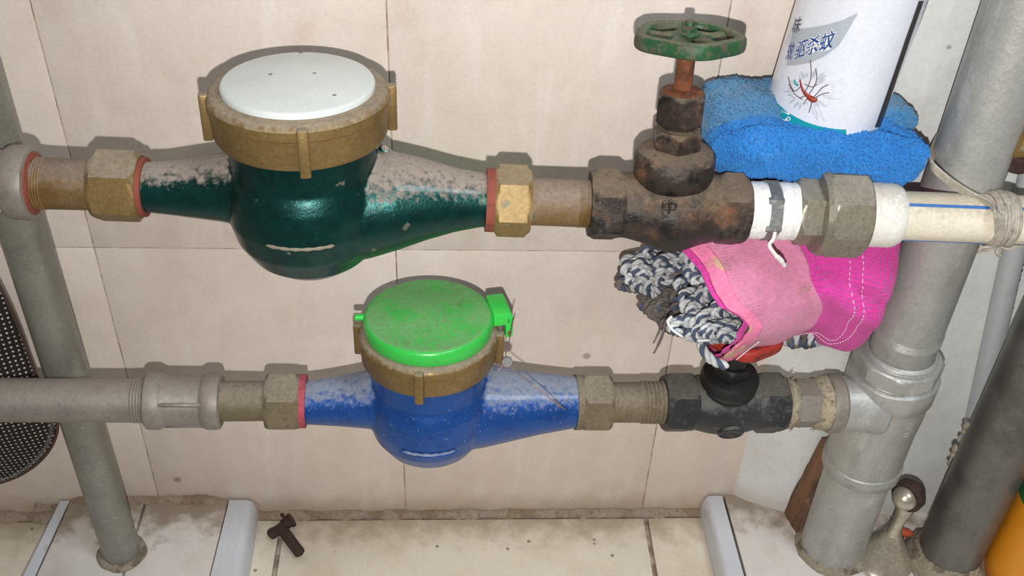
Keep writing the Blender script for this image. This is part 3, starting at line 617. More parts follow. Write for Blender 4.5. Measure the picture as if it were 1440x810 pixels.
build('pipe', lathe(bo, UP, [(ZR - 2, 0), (ZR - 2, 24.5), (zb_ - 3, 24.5), (zb_ - 3, 0)], 64), bigpipe_m, dn)
build('mortar_collar', lathe(bo, UP, [(ZR - 1, 29), (ZR + 2, 28), (ZR + 5, 25.5), (ZR + 6, 24)], 48, jit=2), crust_m, dn, sharp=180)
# short hemp-sealed nipple between black valve and tee
hn = thing('sealed_nipple', LOW.at(1133), 'short hexagon nipple with frayed hemp between the black valve and the silver tee', 'pipe fitting')
build('hex', LOW.nut(1114, 1146, 35.5, rin=3, rot=0, ch=.08), galv_old, hn)
build('hemp_wrap', LOW.lathe([(1096, 20), (1098, 34), (1104, 36), (1110, 35), (1116, 33), (1118, 20)], jit=1.2), fibre_m, hn, sharp=180)
build('hemp_wrap', LOW.lathe([(1142, 20), (1144, 36), (1152, 38), (1158, 39), (1163, 37), (1165, 20)], jit=1.2), fibre_m, hn, sharp=180)
bm = bmesh.new()
for k in range(46):
    xx = random.choice((random.uniform(1098, 1116), random.uniform(1144, 1164))); p = LOW.at(xx); a = random.uniform(0, 2 * PI); x, y, z = frame(LOW.d); r0 = 36 * mmpx(p); q = []
    for j in range(5):
        q.append(p + (x * math.cos(a) + y * math.sin(a)) * (r0 + random.uniform(0, .5) + (j == 4) * random.uniform(0, 3)) + z * random.uniform(-1, 1)); a += .22
    sweep(bm, q, .28, 4)
stuff(build('loose_fibres', bm, fibre_m, hn))

# ================================================================ LOWER BLACK VALVE
lc = LOW.at(1018)
bv = thing('globe_valve', lc, 'black painted iron valve with worn red handwheel on the lower pipe', 'valve')
bm = bmesh.new()
revolve(bm, LOW.a, LOW.d, LOW.prof([(945, 0), (945, 36), (975, 38), (995, 43), (1018, 46), (1040, 43), (1058, 38), (1085, 36), (1085, 0)]), 56)
revolve(bm, lc, UP, [(-6, 0), (-6, 14), (8, 16.5), (16, 17.5), (22, 17.5), (22, 0)], 48)
bmesh.ops.recalc_face_normals(bm, faces=bm.faces); fuse(build('body', bm, black_iron, bv, sharp=180), 1.1, 4)
build('hex_end', LOW.nut(932, 976, 45, rin=2, rot=.16, ch=.2), black_iron, bv)
build('hex_end', LOW.nut(1058, 1101, 45, rin=2, rot=.05, ch=.25), black_iron, bv)
b2 = build('bonnet', lathe(lc, UP, [(12, 0), (12, 16.5), (16, 18.8), (18, 19), (19, 18.4), (20, 19.4), (24, 19.6), (28, 18), (29, 14), (29, 0)], 56), black_dark, bv)
build('hex_collar', nut(lc + UP * 28, UP, 10, 13, rot=.3, ch=.2), black_dark, b2)
build('packing_nut', nut(lc + UP * 38, UP, 13, 10.5, rot=.1, ch=.2), black_dark, b2)
build('stem', lathe(lc, UP, [(48, 0), (48, 4.2), (62, 4.2), (62, 0)], 24), black_dark, bv)
handwheel(bv, lc + UP * 63 + Vector((2, 0, 0)), Vector((.03, .04, 1)).normalized(), 25, red_paint, phase=.2, w=4.2, h=4.4)
mk = P(1022, 596, LOW.at(1018).y - 18.6); nd = Vector((0, -1, -.45)).normalized()
x, y, z = frame(nd); mk = lc + nd * (46 * mmpx(lc) - 1.0) + Vector((2, 0, 0))
build('cast_boss', lathe(mk, nd, [(-2, 0), (-2, 9), (1, 8.8), (1.8, 8), (1.8, 7), (1, 6.4), (1, 0)], 32), black_iron, bv)
bm = bmesh.new()
for dx in (-3.6, -1.2, 1.2, 3.6):
    box(bm, mk + nd * 1.2 + Vector((dx, 0, 1.2)), (1.1, .9, 3.4), .2); box(bm, mk + nd * 1.2 + Vector((dx, .8, -2.6)), (1.6, .9, 1.0), .2)
build('cast_mark', bm, black_iron, bv)

# ================================================================ PINK BAG STUFFED WITH MOP YARN
def xz(px, py, Y): p = P(px, py, Y); return p.x, p.z
bot = sorted([xz(1012, 500, -84), xz(1060, 485, -76), xz(1126, 462, -66), xz(1147, 482, -66), xz(1195, 488, -66), xz(1225, 472, -66), xz(1248, 438, -66)])
ZT = 383
def bag(u, v, off=0.0):
    a = 2 * PI * v
    # v=0 front, .25 top, .5 back, .75 bottom
    cy, sy = math.cos(a), math.sin(a)
    X0 = 158; X1 = 272
    Xr = X0 + (X1 - X0) * u
    zb = interp(Xr, bot); zt = ZT - 10 * (1 - u) - 14 * max(0, u - .8) / .2
    e = math.sqrt(max(0, 1 - max(0, (u - .80) / .20) ** 2))
    zc = (zb + zt) / 2; hz = (zt - zb) / 2 * (.55 + .45 * e)
    s = lambda q, k: math.copysign(abs(q) ** k, q)
    z = zc + hz * s(sy, .8)
    hy = 30 * (.25 + .75 * e)
    Yc = -52
    front = 1 if cy > 0 else 0
    Y = Yc - hy * s(cy, .75)
    if front:
        k = max(0, min(1, (345 - z) / 30)); Y = max(Y, -66) * (1 - k) + (Y - 8 - 16 * max(0, 1 - u * 2.2)) * k
    # oblique opening
    xl = interp(z, [(xz(1012, 500, -92)[1], xz(1012, 500, -92)[0]), (xz(1047, 437, -90)[1], xz(1047, 437, -90)[0]), (xz(1000, 385, -88)[1], xz(1000, 385, -88)[0]), (xz(962, 345, -85)[1], xz(962, 345, -85)[0])])
    X = xl + (X1 - 6 * (1 - abs(sy)) * 0 - xl) * u
    # folds
    f = 1.6 * math.sin(X * .16 + z * .09 + 1) * (1 - u) + 2.6 * math.sin(z * .13 - X * .07) * max(0, u - .35) + 1.2 * noise.noise(Vector((X, Y, z)) * .05) * 3
    dg = (X - 226) * .54 + (z - 322) * .84; f += (-8 * math.exp(-(dg / 3.5) ** 2) + 7 * math.exp(-((dg + 9) / 7) ** 2)) * max(0, min(1, (u - .48) * 8)) * (1 if X < 262 else .4) * front
    nrm_ = Vector((0, -cy, sy)).normalized()
    return Vector((X, Y, z)) + nrm_ * (f * .6 + off)
UC = .50
pk = thing('cloth_bag', (215, -50, 256), 'magenta canvas bag with pale pink cuff, wedged beneath the upper pipe and towel', 'bag')
def solid(ob, t=1.0): m = ob.modifiers.new('thick', 'SOLIDIFY'); m.thickness = t * .001; m.offset = -1; return ob
solid(build('bag_body', grid(90, 110, lambda u, v: bag(UC - .04 + (1.0 - UC + .04) * u, v), cv=True, uvs=(1, 2.6)), pink_m, pk, sharp=180))
solid(build('cuff', grid(60, 110, lambda u, v: bag(u * UC, v, 1.4 - .8 * u), cv=True, uvs=(1, 2.6)), cuff_m, pk, sharp=180), 1.4)
solid(build('cuff_binding', grid(14, 120, lambda u, v: bag(u * .085 - .005, v, 2.0) + Vector((.5 * math.sin(v * 190), 0, 0)), cv=True, uvs=(.1, 2)), cuffband_m, pk, sharp=180), 1.6)
solid(build('lining_edge', grid(8, 120, lambda u, v: bag(u * .05 - .045, v, -1.2) + Vector((1.2 * math.sin(v * 130), 0, 0)), cv=True, uvs=(.1, 2)), pink_m, pk, sharp=180), .8)
bm = bmesh.new()                                # double row of stitches near the right end
for uu in (.70, .765):
    K = 64
    for k in range(K):
        v0 = -.20 + .36 * k / K; wv = lambda v: uu - 6.5 * max(0, -v - .07) ** 1.6 + .012 * math.sin(v * 50); a = bag(wv(v0), v0 % 1, .35); v1 = v0 + .36 / K * .62; b = bag(wv(v1), v1 % 1, .35)
        sweep(bm, [a, (a + b) / 2 + (a - Vector((a.x, -52, a.z))).normalized() * .3, b], .45, 5)
stuff(build('stitching', bm, stitch_m, pk))
build('loose_thread', tube(spline([bag(.12, .93, 2.4), bag(.13, .88, 2.6), bag(.10, .84, 3)], 5), .35, 5), d_white, pk)
# knot tail of the cuff corner
build('frayed_corner', tube(spline([bag(.02, .80, 2), P(1013, 505, -101), P(1015, 514, -100)], 5), [2.2, 2, 1.8, 1.6, 1.5, 1.3, 1.2, 1, .8, .6, .5], 7, flat=.5), cuffband_m, pk)

mp = thing('mop_yarn', P(960, 430, -70), 'bundle of grey and blue twisted mop yarn bulging from the pink bag', 'mop head')
def strand(pts, r, parent, kind=0, tw_=.35):
    pts = spline(pts, 9); bm = bmesh.new(); L = 0; U = []; prev = None
    for i, p in enumerate(pts):
        t = (pts[min(i + 1, len(pts) - 1)] - pts[max(i - 1, 0)]).normalized()
        u = frame(t)[0] if prev is None else (prev - t * prev.dot(t)).normalized(); prev = u; U.append((u, t.cross(u)))
    for ply in range(3):
        q = []; L = 0
        for i, p in enumerate(pts):
            if i: L += (p - pts[i - 1]).length
            a = L * tw_ + ply * 2 * PI / 3; q.append(p + (U[i][0] * math.cos(a) + U[i][1] * math.sin(a)) * r * .5)
        sweep(bm, q, [r * (.40 if i in (0, len(q) - 1) else .62) for i in range(len(q))], 7, mi=1 if ply == 2 else 0)
    ob = build('strand', bm, [(yarn_w, yarn_g, yarn_g)[kind], (yarn_b, yarn_b, yarn_g)[kind]], parent, sharp=180); return ob
rnd = random.Random(3)
tips = []
for i in range(50): tips.append((rnd.uniform(945, 1025), rnd.uniform(378, 474), 0))
for i in range(32): tips.append((rnd.uniform(873, 940), rnd.uniform(352, 402), 0 if rnd.random() < .55 else 1))
for i in range(18): tips.append((rnd.uniform(905, 955), rnd.uniform(385, 440), 1))
for i in range(10): tips.append((rnd.uniform(915, 945), rnd.uniform(415, 462), 2))
for i in range(10): tips.append((rnd.uniform(960, 1010), rnd.uniform(352, 385), 0))
for (tx, ty, kd) in tips:
    Yt = -38 - 52 * max(0, min(1, (ty - 360) / 110)) - 16 * max(0, min(1, (tx - 920) / 90)) + rnd.uniform(-7, 5)
    if kd: Yt += 14
    if ty < 372: Yt = max(Yt, -56)
    ang = rnd.uniform(-.8, .7); L = rnd.uniform(38, 78)
    bxp, byp = min(tx + L * math.cos(ang), 1062), ty + L * math.sin(ang) * .8
    byp = max(356, min(468, byp)); Yb = max(-86, Yt + 12) if byp > 372 else max(-60, Yt + 12)
    T = P(tx, ty, Yt); B = P(bxp, byp, Yb); d = (B - T); s = d.cross(Vector((0, -1, .4))).normalized() * rnd.uniform(2.6, 4.2)
    strand([B + s, B.lerp(T, .55) + s * 1.25, T + s * .8, T - d.normalized() * 2.2, T - s * .8, B.lerp(T, .5) - s * 1.2 + Vector((0, 2, 0)), B - s + Vector((0, 4, 0))], rnd.uniform(1.8, 2.4), mp, kd, rnd.uniform(.38, .52))
strand([P(990, 470, -94), P(986, 484, -98), P(992, 497, -102), P(1004, 508, -104), P(1022, 515, -104)], 2.9, mp, 0, .4)
for q in range(5):
    strand([P(1098 + q * 11, 466, -60), P(1104 + q * 9, 481 + (q % 2) * 4, -62), P(1116 + q * 9, 482, -58), P(1122 + q * 8, 466, -54)], 2.4, mp, q % 2)
build('white_cord', tube(spline([P(1005, 476, -100), P(985, 479, -102), P(962, 474, -102), P(945, 463, -100), P(939, 452, -98), P(945, 445, -96)], 7), .8, 6), d_white, mp)
build('thin_tail', tube(spline([P(945, 440, -78), P(936, 455, -78), P(930, 475, -76), P(922, 492, -74), P(919, 497, -74)], 6), [1.3] * 8 + [1.0] * 8 + [.7] * 9, 6, flat=.5), yarn_g, mp)

# ================================================================ BLUE TOWEL
tl = thing('folded_towel', (205, -45, 380), 'thick folded blue terry towel lying under the spray can', 'towel')
def slab(x0, x1, y0, y1, z0, z1, wob, seed, nu=230, nv=130, amp=1.5):
    cx, cy, cz = (x0 + x1) / 2, (y0 + y1) / 2, (z0 + z1) / 2; hx, hy, hz = (x1 - x0) / 2, (y1 - y0) / 2, (z1 - z0) / 2
    def f(u, v):
        a = 2 * PI * v; c, s_ = math.cos(a), math.sin(a); sg = lambda q, k: math.copysign(abs(q) ** k, q)
        w = -1 + 2 * u; e = (1 - abs(w) ** 7) ** .5 if abs(w) < 1 else 0
        p = Vector((cx + hx * w, cy + hy * sg(c, .55) * (.25 + .75 * e if e > 0 else 0), cz + hz * sg(s_, .75) * e))
        p.z += wob(p.x, p.y); p.x += 2.5 * noise.noise(p * .05 + Vector((seed, 0, 0)))
        n = Vector((w ** 7 * .8, c * .6, s_)).normalized()
        d = noise.voronoi(Vector((p.x * .55, p.y * .55, p.z * .55)))[0]
        d2 = noise.noise(p * .09 + Vector((seed, 3, 1)))
        return p + n * (amp * (1.1 - 2.2 * d[0] ** 2) * (.7 + .5 * d2) + d2 * 2.2)
    slab.last = f
    return grid(nu, nv, f, cv=True)
tx0, tz0 = xz(1004, 222, -72)
tx1, tz1 = xz(1300, 215, -66)
build('front_fold', slab(tx0 - 1, tx1, -81, -34, 380, 411, lambda x, y: 1.5 * math.sin((x - tx0) * .045) - (x - tx0) * .02 + 3 * max(0, min(1, (-66 - y) / 5)), 1, 320, 340), towel_m, tl, sharp=180)
def pile(f, count, seed, vr, name='pile_loops', m=None):
    rr = random.Random(seed); bm = bmesh.new()
    for i in range(count):
        u = rr.uniform(.01, .99); v = rr.uniform(*vr) % 1; p = f(u, v); a = f(min(1, u + .004), v); b = f(u, (v + .004) % 1)
        n = (a - p).cross(b - p)
        if n.length < 1e-9: continue
        n.normalize(); n = n if n.dot(p - Vector(((tx0 + tx1) / 2, p.y + 0, 397)).lerp(Vector((p.x, -50, 397)), 1)) > 0 else -n
        x, y, z = frame((n + Vector((rr.uniform(-.6, .6), rr.uniform(-.6, .6), rr.uniform(-.6, .3)))).normalized()); R_ = rr.uniform(.55, .95); H = rr.uniform(1.0, 2.1); q = p - n * .4
        lo = [bm.verts.new(q + (x * math.cos(k * PI / 2.5) + y * math.sin(k * PI / 2.5)) * R_) for k in range(5)]; hi = [bm.verts.new(q + z * H * .7 + (x * math.cos(k * PI / 2.5) + y * math.sin(k * PI / 2.5)) * R_ * .8) for k in range(5)]; t_ = bm.verts.new(q + z * H)
        for k in range(5): bm.faces.new((lo[k], lo[(k + 1) % 5], hi[(k + 1) % 5], hi[k])); bm.faces.new((hi[k], hi[(k + 1) % 5], t_))
    stuff(build(name, bm, m or towel_m, tl, sharp=180))
pile(slab.last, 13000, 4, (.25, 1.02))
bx0 = xz(985, 180, -50)[0]
build('back_fold', slab(bx0 + 4, tx0 + 48, -56, -10, 386, 417, lambda x, y: 0, 5, 190, 260), towel_dust, tl, sharp=180)
pile(slab.last, 5000, 6, (.1, .9), m=towel_dust)
build('back_fold', slab(tx0 + 30, tx1 + 2, -48, -25, 388, 414, lambda x, y: 0, 9, 220, 120), towel_dust, tl, sharp=180)

# ================================================================ SPRAY CAN
cr = 33.2
cb = Vector((213.5, -39, 408.5)); CD = Vector((.082, .0, 1)).normalized()
sc = thing('spray_can', cb, 'white insecticide aerosol can printed with a mosquito, standing on the blue towel', 'can')
cxv = (Vector((1, 0, 0)) - CD * CD.x).normalized(); cyv = CD.cross(cxv)
def cp(th, h, off=.12): return cb + CD * h + (cxv * math.cos(th) + cyv * math.sin(th)) * (cr + off)
def cuv(px, py):                               # photo point -> (angle, height) on the can's front
    d = ray(px, py).normalized(); o = CAM - cb; dp = d - CD * d.dot(CD); op = o - CD * o.dot(CD)
    A, B, C_ = dp.dot(dp), 2 * dp.dot(op), op.dot(op) - cr * cr; q = B * B - 4 * A * C_
    t_ = (-B - math.sqrt(max(q, 0))) / (2 * A); p = o + d * t_; h = p.dot(CD); r_ = p - CD * h
    th = math.atan2(r_.dot(cyv), r_.dot(cxv)); return (th - 2 * PI if th > PI / 2 else th), h
build('tin', lathe(cb, CD, [(-1, 0), (0, cr - 3), (-1, cr - 1), (0, cr), (1, cr + .1), (2, cr), (168, cr), (170, cr + .6), (172, cr), (182, 22), (186, 16), (186, 0)], 96), can_m, sc)
build('nozzle_cap', lathe(cb, CD, [(182, 16), (184, 20), (210, 18), (214, 14), (214, 0)], 48), d_teal, sc)
def decal(name, poly_or_grid, m, parent=None): return build(name, poly_or_grid, m, parent or sc, sharp=180)
def band(top, bottom, n=30, off=.12):          # strip between two photo polylines
    T = [cuv(*q) for q in top]; B = [cuv(*q) for q in bottom]
    def lerpl(L, u):
        k = u * (len(L) - 1); i = min(int(k), len(L) - 2); f = k - i; return (L[i][0] + (L[i + 1][0] - L[i][0]) * f, L[i][1] + (L[i + 1][1] - L[i][1]) * f)
    def f(u, v):
        a, b = lerpl(T, u), lerpl(B, u); return cp(a[0] + (b[0] - a[0]) * v, max(.6, a[1] + (b[1] - a[1]) * v), off)
    return grid(n, 8, f)
decal('grey_band', band([(1116, 39), (1128, 40), (1145, 38), (1165, 34), (1185, 28), (1206, 18)], [(1106, 92), (1120, 92), (1140, 88), (1160, 79), (1180, 64), (1205, 22)]), d_grey)
decal('teal_band', band([(1089, 139), (1100, 151), (1115, 162), (1135, 172), (1160, 179), (1190, 182)], [(1084, 168), (1100, 184), (1115, 190), (1135, 194), (1160, 196), (1190, 195)]), d_teal)
decal('seam_stripe', band([(1299, 1), (1280, 55), (1262, 108), (1238, 178)], [(1292, 1), (1273, 55), (1255, 108), (1230, 179)]), d_black)
decal('silver_edge', band([(1312, 1), (1290, 60), (1268, 118), (1247, 174)], [(1304, 1), (1284, 60), (1262, 118), (1240, 178)]), can_silver)  # silver-grey strip along the can's right edge
# starburst
bm = bmesh.new(); c0 = (1134, 128)
rr_ = random.Random(5)
for k in range(34):
    a = 2 * PI * k / 34 + rr_.uniform(-.07, .07); L1 = rr_.uniform(26, 46) * (1.25 if math.cos(a) > .3 else .75); L0 = rr_.uniform(16, 21); w = .085
    q = [cuv(c0[0] + math.cos(a) * L0, c0[1] + math.sin(a) * L0 * .9), cuv(c0[0] + math.cos(a - w) * (L0 + L1) * .5, c0[1] + math.sin(a - w) * (L0 + L1) * .45), cuv(c0[0] + math.cos(a) * L1, c0[1] + math.sin(a) * L1 * .9), cuv(c0[0] + math.cos(a + w) * (L0 + L1) * .5, c0[1] + math.sin(a + w) * (L0 + L1) * .45)]
    if math.sin(a) > .2: q = [(t_, max(h, 8)) for t_, h in q]
    bm.faces.new([bm.verts.new(cp(t_, h, .14)) for t_, h in q])
bmesh.ops.recalc_face_normals(bm, faces=bm.faces)
decal('starburst', bm, d_ray)
# mosquito
def ppath(pts, w, m, name='mosquito_leg', off=.25, par=None):
    q = spline([Vector((a, b, 0)) for a, b in pts], 6); P3 = [cp(*cuv(v.x, v.y), off) for v in q]; n = len(P3)
    ww = w if not isinstance(w, (tuple, list)) else [w[min(int(i / n * len(w)), len(w) - 1)] for i in range(n)]
    return build(name, tube(P3, ww, 8, flat=.9), m, par or sc)
mq = ppath([(1124, 105), (1126, 117), (1130, 128), (1137, 136), (1144, 140), (1149, 138)], [.95, 1.2, 1.4, 1.5, 1.7, 2.1, 2.3, 2.0, 1.3], d_red, 'mosquito', -.9)
for pth in ([(1132, 130), (1138, 118), (1141, 105), (1140, 84)], [(1138, 132), (1146, 120), (1149, 108), (1147, 96)], [(1144, 137), (1152, 128), (1158, 122), (1165, 119)], [(1146, 138), (1156, 132), (1166, 130)], [(1134, 134), (1124, 138)], [(1136, 138), (1130, 146)], [(1143, 141), (1140, 150), (1138, 158)], [(1126, 122), (1118, 128), (1112, 120), (1109, 108)], [(1132, 118), (1142, 122), (1150, 118)], [(1129, 140), (1118, 132), (1110, 118)]):
    ppath(pth, .28, d_leg, par=mq)
ppath([(1117, 112), (1119, 118), (1123, 120)], .9, d_teal, 'wing_mark', -.5)  # small teal printed mark beside the mosquito
# lettering, bent round the tin
def text_bm(s, bold=.0, shear=0):
    cu = bpy.data.curves.new('lettering', 'FONT'); cu.body = s; cu.size = 1; cu.offset = bold; cu.shear = shear; cu.resolution_u = 4
    o = bpy.data.objects.new('lettering', cu); COL.objects.link(o); bpy.context.view_layer.update()
    me = bpy.data.meshes.new_from_object(o.evaluated_get(bpy.context.evaluated_depsgraph_get())); bpy.data.objects.remove(o); bpy.data.curves.remove(cu)
    bm = bmesh.new(); bm.from_mesh(me); bpy.data.meshes.remove(me); return bm
def can_text(name, s, p0, p1, pup, m, off, bold=0, extent=None):
    """p0,p1: photo points of the baseline ends, pup: photo point above p0 at letter height"""
    bm = text_bm(s, bold); a, b, c = cuv(*p0), cuv(*p1), cuv(*pup)
    xs = [v.co.x for v in bm.verts]; ys = [v.co.y for v in bm.verts]
    x0, x1, y0, y1 = extent or (min(xs), max(xs), min(ys), max(ys))
    for v in bm.verts:
        u, w = (v.co.x - x0) / (x1 - x0), (v.co.y - y0) / (y1 - y0)
        v.co = cp(a[0] + (b[0] - a[0]) * u + (c[0] - a[0]) * w, a[1] + (b[1] - a[1]) * u + (c[1] - a[1]) * w, off)
    build(name, bm, m, sc, smooth=False); return (x0, x1, y0, y1)
ex = can_text('lettering', '驱杀蚊', (1116, 84), (1170, 67), (1123, 58), d_blue, .22, .012)
can_text('lettering_outline', '驱杀蚊', (1116, 84), (1170, 67), (1123, 58), d_white, .17, .045, ex)
ex = can_text('lettering', '效', (1104, 85), (1113, 84), (1111, 60), d_blue, .22, .01)
can_text('lettering', '味', (1113, 48), (1124, 46), (1119, 25), d_dark, .2, .01)
can_text('lettering', 'iC', (1083, 164), (1106, 172), (1088, 150), d_white, .22, .02)
rgp = [cp(*cuv(1109 + 2.4 * math.cos(q), 167 + 2.4 * math.sin(q)), .2) for q in [2 * PI * k / 14 for k in range(14)]]
build('small_ring_mark', sweep(bmesh.new(), rgp, .25, 5, True), d_white, sc)
ppath([(1106, 166), (1103, 172), (1096, 176), (1090, 173), (1089, 165), (1092, 158)], [.6, .8, 1.0, 1.0, .7], d_white, 'swirl_mark', -.4)

# ================================================================ RIGHT EDGE THINGS
DX = P(1380, 680, -68).x
dp_ = thing('dark_pipe', (DX, -68, ZR), 'dark grey thick pipe standing at the lower right beside the yellow bottle', 'pipe')
build('pipe', lathe(Vector((DX, -68, ZR - 2)), UP, [(0, 0), (0, 24), (500, 24), (500, 0)], 56), darkpipe_m, dp_)
build('mortar_collar', lathe(Vector((DX, -68, ZR)), UP, [(-1, 33), (4, 31), (8, 28), (14, 24.5), (15, 22)], 48, jit=3.2), crust_m, dp_, sharp=180)
bm = bmesh.new()
for (x_, y_, q) in ((1355, 598, 2.4), (1352, 606, 1.8), (1345, 618, 1.6), (1339, 630, 2.6), (1336, 640, 2.0), (1331, 652, 1.4)):
    revolve(bm, P(x_ + 4, y_, -64), UP, [(-q * 1.6, 0), (-q, q * .8), (0, q), (q, q * .7), (q * 1.6, 0)], 10, jit=1.2)
build('mortar_smear', bm, crust_m, dp_, sharp=180)
g0, g1 = P(1431, 330, -31), P(1366, 618, -31)
th_ = thing('thin_plastic_pipe', g1, 'thin pale grey plastic pipe slanting down behind the dark thick pipe', 'pipe')
dd = (g1 - g0).normalized()
pth = mat('pale_grey_plastic', (186, 190, 192), .4, 0, [(('n', .05, .55, .7, .4), (160, 160, 158))])
build('pipe', lathe(g0 - dd * 60, dd, [(0, 0), (0, 7.6), ((g1 - g0).length + 92, 7.6), ((g1 - g0).length + 92, 0)], 32), pth, th_)
bm = bmesh.new(); rp = random.Random(2)
sd = Vector((0, -1, 0)).cross(dd).normalized()
for k in range(16):
    p = g0 + dd * (12 + k * 4.2); w = -sd if sd.x < 0 else sd; e = (w * .62 + Vector((0, -1, .5)).normalized() * .9).normalized()
    for j in range(2): box(bm, p + e * 7.55 + dd * rp.uniform(-1, 1) + w * rp.uniform(-1, 1) * .5, (rp.uniform(1, 2.4), .5, rp.uniform(.8, 2.2)), 0)
build('faint_print', bm, d_dark, th_)
bfp = P(1452, 188, -62); bd = Vector((1, .1, -.12)).normalized()
bf = thing('brass_valve', bfp, 'brass fitting with a dark bolt, cut off by the right edge behind the silver riser', 'valve')
build('brass_body', lathe(bfp - bd * 14, bd, [(0, 0), (0, 13), (3, 14.5), (7, 14.5), (8, 11.5), (12, 11.5), (13, 15), (18, 16), (34, 16), (34, 0)], 40), brass_green, bf)
build('dark_bolt', nut(bfp + Vector((-6, -5, -20)), UP, 10, 8, rot=.3, ch=.3), rustbolt_m, bf)
build('tail_pipe', lathe(bfp + bd * 16, bd, [(0, 0), (0, 12), (70, 12), (70, 0)], 32), nipple_m, bf)

# yellow bottle
yb = thing('plastic_bottle', (452, -88, ZR), 'yellow orange plastic bottle with green label at the lower right corner', 'bottle')
build('bottle_body', lathe(Vector((452, -88, ZR)), UP, [(1, 0), (0, 30), (2, 35), (8, 38), (16, 39), (40, 38), (80, 37.5), (112, 36), (126, 28), (134, 16), (138, 13), (146, 13), (146, 0)], 64), yellow_m, yb)
build('label', lathe(Vector((452, -88, ZR)), UP, [(93, 36.8), (93, 38.3), (111, 37.2), (111, 35)], 64), greenlab_m, yb)
build('cap', lathe(Vector((452, -88, ZR + 140)), UP, [(0, 14), (0, 16), (18, 15.5), (20, 14), (20, 0)], 32), greenlab_m, yb)
# bell shaped knob piece
be = Pz(1240, 786, ZR)
bl = thing('bell_shaped_stopper', be, 'tarnished metal bell-shaped stopper with curled knob between the two right pipes', 'stopper')
build('bell', lathe(be, UP, [(0, 0), (0, 22), (1.5, 23.6), (3.5, 23.4), (6, 21), (12, 18), (20, 13.5), (28, 9), (34, 6.4), (36, 0)], 56), bell_m, bl)
k0 = be + UP * 30; kd = [k0, be + Vector((0, -1, 42)), be + Vector((1, -1, 54)), be + Vector((2, 0, 64)), be + Vector((2, 1, 70))]
build('neck', tube(spline(kd, 6), [7, 6.4, 6, 5.6, 5.2, 5, 4.8, 4.6, 4.6, 4.6, 4.8, 5, 5.2, 5.5, 6, 6.2, 6.5, 6.8, 7, 7, 7, 6.8, 6.5, 6, 5][:25], 20), bell_m, bl, sharp=180)
hc = be + Vector((-3, -2, 76)); hd = Vector((-.80, -.58, .05)).normalized()
hd0 = build('knob', lathe(hc, hd, [(-9, 0), (-8.5, 5), (-6, 8.6), (0, 9.6), (4, 8.5), (8, 4.8), (9.4, 0)], 36), bell_m, bl, sharp=60)
build('dark_ring', lathe(hc, hd, [(-12, 6), (-11.5, 10.5), (-9, 12.2), (-2.5, 12.6), (-.5, 11.6), (0, 9)], 40, jit=.4), rustbolt_m, hd0)
# orange scrap, wooden wedge
oc = Pz(1268, 752, ZR)
tag(build('orange_scrap', lathe(oc + UP * 3, Vector((1, -.4, .2)), [(-6, 0), (-5, 3.4), (0, 4.2), (5, 3.6), (8, 1.5), (8.5, 0)], 16, jit=1), orange_m), 'small orange plastic scrap beside the dark pipe foot', 'scrap')
wt, wb1, wb2 = P(1162, 620, -36), Pz(1104, 722, ZR), Pz(1122, 750, ZR)
bm = bmesh.new()
def wq(u, v, s):
    b = wb1.lerp(wb2, v); tp = wt + Vector(((v - .5) * 5, 0, 0)); p = b.lerp(tp, u); p.y += s * 4.5 * (1 - .3 * u); return p + Vector(noise.noise_vector(p * .15)) * .8
grid(14, 6, lambda u, v: wq(u, v, -1), bm=bm); grid(14, 6, lambda u, v: wq(u, v, 1), bm=bm)
bmesh.ops.recalc_face_normals(bm, faces=bm.faces)
for s0_, s1_ in ((0, 0), (1, 1)): grid(14, 3, lambda u, w, s=s0_: wq(u, s, -1 + 2 * w), bm=bm)
grid(3, 6, lambda w, v: wq(1, v, -1 + 2 * w), bm=bm); grid(3, 6, lambda w, v: wq(0, v, -1 + 2 * w), bm=bm)
bmesh.ops.remove_doubles(bm, verts=bm.verts, dist=.05); bmesh.ops.recalc_face_normals(bm, faces=bm.faces)
tag(build('wooden_wedge', bm, wood_m), 'weathered brown wooden wedge leaning behind the thick drop pipe', 'wedge')

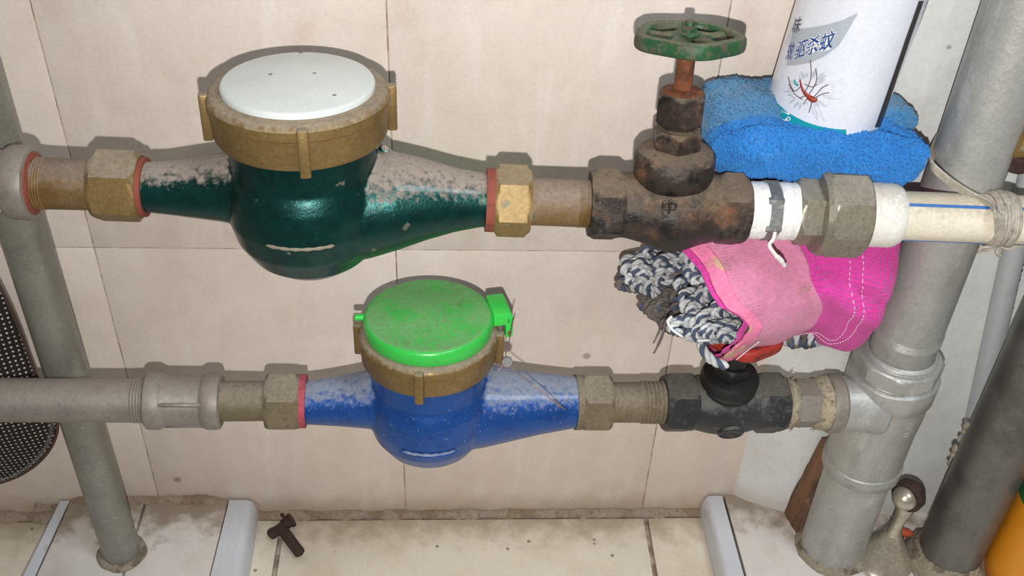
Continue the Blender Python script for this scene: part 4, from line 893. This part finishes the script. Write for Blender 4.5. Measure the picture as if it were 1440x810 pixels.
# ================================================================ RUSTY BOLT ON THE FLOOR
p0 = Pz(398, 745, 6)
rb = thing('rusty_bolt', Vector((p0.x, p0.y, 0)), 'small rusty T-shaped bolt lying on the floor right of the left plinth', 'bolt')
a, b = Pz(378, 754, 6), Pz(411, 731, 9)
bm = bmesh.new(); sweep(bm, spline([a, a.lerp(b, .3), a.lerp(b, .7), b], 5), [2.5, 4, 4.8, 5, 4.8, 4.4, 4, 4, 4, 4.2, 4.6, 5, 5, 4.8, 4, 2.8], 12, flat=.75)
build('crossbar', bm, rustbolt_m, rb, sharp=180)
c, d = Pz(396, 744, 8), Pz(422, 778, 5)
build('shank', lathe(c, d - c, [(0, 0)] + [(i * (d - c).length / 22, 4.6 if i % 2 else 4.1) for i in range(1, 22)] + [((d - c).length, 4.2), ((d - c).length + .8, 3), ((d - c).length + .8, 0)], 24), rustbolt_m, rb)
build('washer', lathe(b + Vector((-1, 0, -1)), (b - a), [(-1.2, 2.5), (-1.2, 5.8), (1.2, 5.8), (1.2, 2.5)], 24), rustbolt_m, rb)
build('bent_pin', tube(spline([Pz(396, 724, 10), Pz(403, 733, 12), Pz(400, 740, 12)], 5), 1.5, 8), rustbolt_m, rb)

# ================================================================ DOTTED CLOTH AT THE LEFT
cl = thing('dotted_cloth', (-370, -40, 215), 'black cloth piece with white dots and stitched curved hem at the left edge', 'cloth')
edge = [(-8, 388), (12, 428), (30, 470), (48, 520), (70, 570), (81, 597), (74, 625), (55, 650), (25, 670), (-10, 682)]
E3 = spline([P(x_, y_, -50) for x_, y_ in edge], 8)
ctr = P(-120, 560, -62)
def clf(u, v):
    i = v * (len(E3) - 1); k = min(int(i), len(E3) - 2); e = E3[k].lerp(E3[k + 1], i - k); p = e.lerp(ctr, u); p.y -= 9 * math.sin(min(1, u * 1.8) * PI / 2); return p
def planar(bm, sx, sz):
    l = bm.loops.layers.uv.verify()
    for f in bm.faces:
        for q in f.loops: q[l].uv = (q.vert.co.x / sx, q.vert.co.z / sz)
    return bm
solid(build('cloth_panel', planar(grid(40, 80, clf), 3.3, 3.9), dot_m, cl, sharp=180), 2)
build('hem_binding', tube(E3, 1.1, 8), bind_m, cl)
bm = bmesh.new(); zz_ = []
for k in range(90):
    v = .42 + .58 * k / 90; zz_.append(clf(.02 if k % 2 else .055, v) + Vector((0, -.8, 0)))
sweep(bm, zz_, .4, 5)
stuff(build('zigzag_stitching', bm, zig_m, cl))
